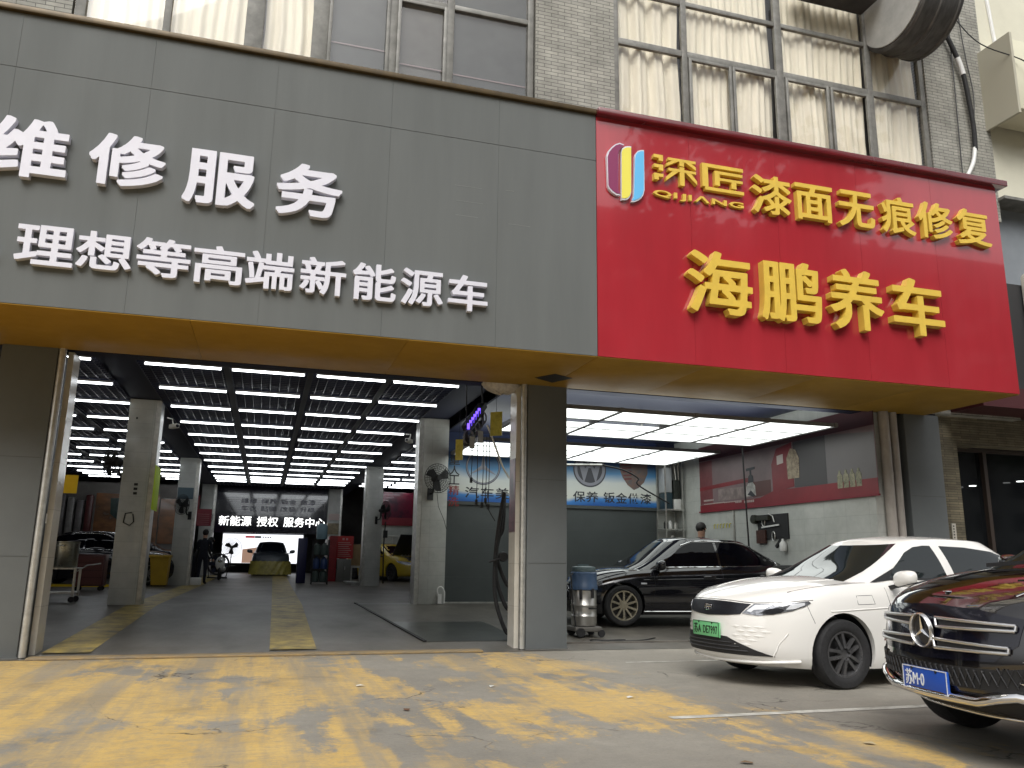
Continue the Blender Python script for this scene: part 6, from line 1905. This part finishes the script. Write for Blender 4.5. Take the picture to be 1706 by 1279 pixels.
for z0 in (.795, .672):          # two double louvres, each side of the star
    for sg in (1, -1):
        ye = .625 if z0 > .7 else .60
        pl = [(sg * .085, z0 + .022), (sg * ye, z0 + .010), (sg * ye, z0 - .020), (sg * .105, z0 - .030)]
        mb = MB()
        for (a, b) in zip(pl, pl[1:] + pl[:1]): surf_tube([a, b], sfr, .018, .0105, None, '', sc_, 8, .05, mb)
        mb.build('grille_bar', sat, sc_, smooth=60)
        patch([(sg * .11, z0 + .012), (sg * (ye - .03), z0 + .002), (sg * (ye - .03), z0 - .012), (sg * .125, z0 - .020)], sfr, .012, M['black'], 'grille_slot', sc_, .06)
pe = sfr(0, .735, .03)
star_on(sc_, pe, (0, R(4), 0), .106, sat, CH, M['black_gloss'], .022)
# diamond mesh of the lower bumper
patch([(-.80, .60), (-.55, .56), (0, .545), (.55, .56), (.80, .60), (.84, .47), (.60, .44), (0, .43), (-.60, .44), (-.84, .47)], sfr, .003, M['black'], 'bumper_grille', sc_, .06)
mb = MB()
def inside(y, z): return abs(y) < .84 and .437 + .03 * (abs(y) / .8) ** 2 < z < .548 + .05 * (abs(y) / .8) ** 2
for k in range(-34, 35):
    for sg in (1, -1):
        pts = [(k * .05 + sg * t * .09, .42 + t * .20) for t in np.linspace(0, 1, 9)]
        seg = [q for q in pts if inside(*q)]
        if len(seg) > 1: surf_tube(seg, sfr, .008, .0045, None, '', sc_, 4, .1, mb)
mb.build('mesh_bars', mesh_m, sc_)
# side mesh in the far corner and air intake blades
for sg in (1, -1):
    patch([(sg * .86, .42), (sg * .94, .46), (sg * .955, .58), (sg * .90, .60), (sg * .85, .52)], sfr, .005, M['black'], 'side_intake', sc_, .05)
    patch([(sg * .66, .615), (sg * .955, .665), (sg * .955, .635), (sg * .80, .600)], sfr, .010, sat, 'intake_blade', sc_, .05)
    patch([(sg * .64, .500), (sg * .90, .530), (sg * .90, .517), (sg * .68, .480)], sfr, .014, CH, 'intake_blade', sc_, .05)
    h_ = patch([(sg * .665, .80), (sg * .70, .86), (sg * .80, .895), (sg * .93, .925), (sg * .955, .88), (sg * .94, .80), (sg * .86, .745), (sg * .72, .735)], sfr, .006, LAMPD, 'headlight', sc_, .04)
    patch([(sg * .70, .84), (sg * .80, .878), (sg * .92, .905), (sg * .925, .885), (sg * .81, .855), (sg * .72, .82)], sfr, .011, LAMPW, 'light_bar', h_, .03, .003)
    patch([(sg * .72, .76), (sg * .75, .82), (sg * .79, .835), (sg * .775, .76)], sfr, .011, LAMPW, 'light_bar', h_, .03, .003)
    patch([(sg * .83, .775), (sg * .84, .84), (sg * .91, .86), (sg * .905, .80)], sfr, .011, LAMP, 'reflector', h_, .03, .003)
# chrome skid bar
sk = [(-.86, .40), (-.80, .405), (-.66, .40), (-.52, .355), (-.36, .345), (0, .342), (.36, .345), (.52, .355), (.66, .365), (.78, .33), (.90, .24), (.90, .275), (.80, .385), (.66, .415), (.48, .405), (.34, .39), (0, .388), (-.34, .39), (-.5, .405), (-.66, .435), (-.82, .44), (-.88, .42)]
sk = [(-.86, .33), (-.72, .32), (-.56, .285), (0, .278), (.56, .285), (.70, .30), (.90, .255), (.915, .30), (.78, .40), (.62, .418), (.50, .395), (.40, .375), (0, .37), (-.40, .375), (-.50, .395), (-.62, .43), (-.80, .44), (-.88, .41)]
skr = [(-.80, .345), (-.60, .30), (0, .292), (.60, .30), (.74, .315)]
mb = MB()
lw = [(-.88, .40), (-.84, .33), (-.70, .305), (-.45, .285), (0, .278), (.45, .285), (.70, .30), (.92, .262)]
upp = [(-.88, .40), (-.80, .435), (-.62, .43), (-.50, .40), (-.40, .378), (0, .372), (.40, .378), (.50, .40), (.62, .425), (.76, .405), (.92, .29)]
surf_tube(lw, sfr, .016, .012, None, '', sc_, 8, .05, mb); surf_tube(upp, sfr, .018, .030, None, '', sc_, 8, .05, mb)
mb.build('skid_trim', CH, sc_, smooth=60)
patch([(-.84, .345), (-.45, .295), (0, .288), (.45, .295), (.84, .30), (.74, .39), (.60, .405), (.4, .37), (0, .362), (-.4, .37), (-.6, .41), (-.8, .42)], sfr, .007, M['black'], 'lower_intake', sc_, .06)
patch([(.62, .43), (.80, .40), (.93, .27), (.93, .30), (.80, .425), (.64, .44)], sfr, .02, CH, 'skid_wing', sc_, .04)
patch([(-.62, .43), (-.80, .44), (-.89, .40), (-.84, .35), (-.78, .39)], sfr, .02, CH, 'skid_wing', sc_, .04)
pl_ = plate(sc_, sfr, -.01, .440, .44, .14, mat('blue plate', (.012, .075, .42), .4), mat('white plate print', (.75, .78, .8), .5), '苏M·0', frame=mat('white plate rim', (.7, .72, .75), .5), fitw=.19)
tps = offs(lambda x, y: sb_.top(x, y))
for sg in (1, -1):
    surf_tube([(.62, sg * .50), (.2, sg * .60), (-.3, sg * .68)], tps, -.011, .018, sblack, 'bonnet_crease', sc_, 8)
    surf_tube([(.55, sg * .80), (.2, sg * .84), (-.4, sg * .86)], tps, -.001, .004, M['black'], 'bonnet_gap', sc_, 5)
    patch([(.42, sg * .30), (.05, sg * .34), (.02, sg * .41), (.38, sg * .36)], (lambda a, b, d: tps(a, b, d)), .006, sblack, 'bonnet_vent', sc_, .06)
bp_ = tps(.70, 0, .004)
e = MB().ball((0, 0, 0), .028, 8, (1, 1, .25)).build('bonnet_badge', CH, sc_, smooth=60); e.location = bp_
mb = MB()
for u in (-.5, .1):
    mb.bar((-.02, u, 1.15), (-.22, u + .6, 1.20), .022, .025)
mb.build('wiper', M['black'], sc_)

# ---- cars deep in the garage
pL = dict(pB); pL.update(m_rim=mat('far alloy', (.2, .2, .2), .4, .6))
build_car('black_saloon', 'glossy black saloon parked sideways in the left bay behind the columns', 'car', (-3.35, 29.2, FZ(29.2)), R(-1), pL, blackp, GLB, (1.05, 1.03, 1.12), 'dark cars in the left bay', True)
build_car('black_saloon', 'second dark saloon deeper in the left bay by the poster wall', 'car', (-3.2, 33.4, FZ(33.4)), R(3), pL, mat('deep blue black paint', (.004, .005, .012), .1, coat=1), GLB, (1.05, 1.05, 1.15), 'dark cars in the left bay', True)
build_car('dark_saloon', 'dark saloon with raised bonnet partly hidden by the left entrance jamb', 'car', (-5.9, 21.5, FZ(21.5)), R(90), pL, blackp, GLB, (1, 1, 1.05), 'dark cars in the left bay', True)
# car under covers, facing out of the garage
ylw = mat('yellow car paint', (.50, .36, .03), .25, 0, .1, 3, coat=.6)
pY = dict(pW); pY.update(m_rim=mat('far alloy dark', (.08, .08, .08), .4, .6))
cc, cb_, cg_, cfr, cre, csd = build_car('wrapped_car', 'car with dark windscreen and plastic sheet over its nose at the far end', 'car', (.33, 39.9, FZ(39.9)), R(-90), pY, mat('dull blue grey paint', (.085, .10, .12), .35, 0, .5, 3, coat=.3), mat('dark blue windscreen', (.012, .018, .035), .15), (.95, .93, 1.02), None, True)
v = []; f = []
n_, m_ = 24, 8
for i in range(n_ + 1):
    y = -.95 + 1.9 * i / n_
    for k in range(m_ + 1):
        t = k / m_; z = .62 - .58 * t; x = .93 + .10 * t + .04 * math.sin(i * 1.7 + k) + (.05 - abs(y) ** 3 * .45)
        v.append((x, y * (1 + .06 * t), z + .015 * math.sin(i * 2.3)))
for i in range(n_):
    for k in range(m_): f.append((i * (m_ + 1) + k, (i + 1) * (m_ + 1) + k, (i + 1) * (m_ + 1) + k + 1, i * (m_ + 1) + k + 1))
MB().add(v, f).build('plastic_sheet', mat('yellow plastic sheet', (.36, .31, .07), .3, 0, .4, 6), cc, smooth=60)
# yellow car with open bonnet, right bay
yc, yb_, yg_, yfr, yre, ysd = build_car('yellow_car', 'yellow car with its bonnet propped open behind the right columns', 'car', (5.75, 33.6, FZ(33.6)), R(-62), pY, ylw, GLB, (1, 1, 1), None, True)
mb = MB(); mb.bar((-.35, 0, 1.02), (.15, 0, 1.85), 1.3, .05, (0, 0, 1))
mb.build('open_bonnet', mat('dark bonnet underside', (.02, .02, .022), .5), yc, bevel=.02)
mb = MB().box(.0, .7, -.6, .6, .80, .97)
for k in range(9): mb.ball((.1 + .06 * k, -.5 + .12 * k, .98), .07, 5)
mb.build('engine', mat('engine metal', (.18, .18, .19), .3, .8, .7, 9), yc)
for sg in (1, -1): patch([(sg * .5, .66), (sg * .55, .75), (sg * .86, .80), (sg * .84, .72), (sg * .7, .65)], yfr, .01, mat('red lamp', (.35, .02, .01), .2, coat=1) if sg > 0 else LAMP, 'headlight', yc, .06)
# ------------------------------------------------------------------ across the street (seen in the gloss of signs, cars and windows)
ob = wroot('street_building', (10, -34, 0), 'plain grey apartment block across the street', 'building')
MB().box(-40, 75, -46, -34, 0, 27).build('wall', mat('grey render', (.22, .22, .21), .8, 0, .2, .2), ob)
mb = MB()
for i in range(26):
    for k in range(8): mb.box(-38 + i * 4.3, -35.6 + i * 4.3, -34, -33.96, 1.4 + k * 3, 3.1 + k * 3)
mb.build('window', GLB, ob)
MB().box(-40.3, 75.3, -46.3, -33.7, 27.002, 27.5).build('roof', M['wall_dim'], ob)
leaf = mat('tree foliage', (.045, .07, .025), .7, 0, .5, 2, var2=(.02, .035, .012))
bark = mat('tree bark', (.09, .07, .05), .9, 0, .4, 8)
rnd = random.Random(11)
mb = MB(); cl = [(rnd.gauss(0, 1.6), rnd.gauss(0, 1.6), rnd.uniform(-2.2, 2.6)) for _ in range(26)]
for cx_, cy_, cz_ in cl:
    for _ in range(70):
        p = Vector((cx_, cy_, 7.6 + cz_)) + Vector((rnd.gauss(0, .55), rnd.gauss(0, .55), rnd.gauss(0, .45)))
        a = Vector((rnd.gauss(0, 1), rnd.gauss(0, 1), rnd.gauss(0, .6))).normalized() * .2; b = a.orthogonal().normalized() * .13
        mb.add([p - a, p + b, p + a, p - b], [(0, 1, 2, 3)])
tree = empty('street_tree', (0, 0, 0), 0, 'leafy street tree across the street', 'tree', 'street trees across the street')
mb.mi = [0] * len(mb.f)
link_mesh('crown', mb.mesh('crown', merge=False), leaf, tree)
tk = MB().tube([(0, 0, 0), (.05, 0, 2.5), (0, .1, 5), (.1, 0, 8)], [.22, .17, .13, .05], 10)
for cx_, cy_, cz_ in cl[:9]: tk.tube([(0, .05, 4.6 + .2 * cz_), (cx_ * .5, cy_ * .5, 6.2 + cz_ * .5), (cx_, cy_, 7.5 + cz_)], [.07, .05, .02], 6)
tk.build('trunk', bark, tree, smooth=60)
tree.location = (21, -16, 0); tree.scale = (1.6, 1.6, 2.35)
for x, y, s_, rz in ((29.5, -16, 2.0, 2), (7, -15, 1.2, 1), (-6, -15, 1.3, 4), (-17, -15, 1.35, 5), (43, -16, 1.4, .5)):
    c_ = copy_tree(tree); c_.location = (x, y, 0); c_.scale = (s_, s_, s_ * 1.08); c_.rotation_euler = (0, 0, rz)
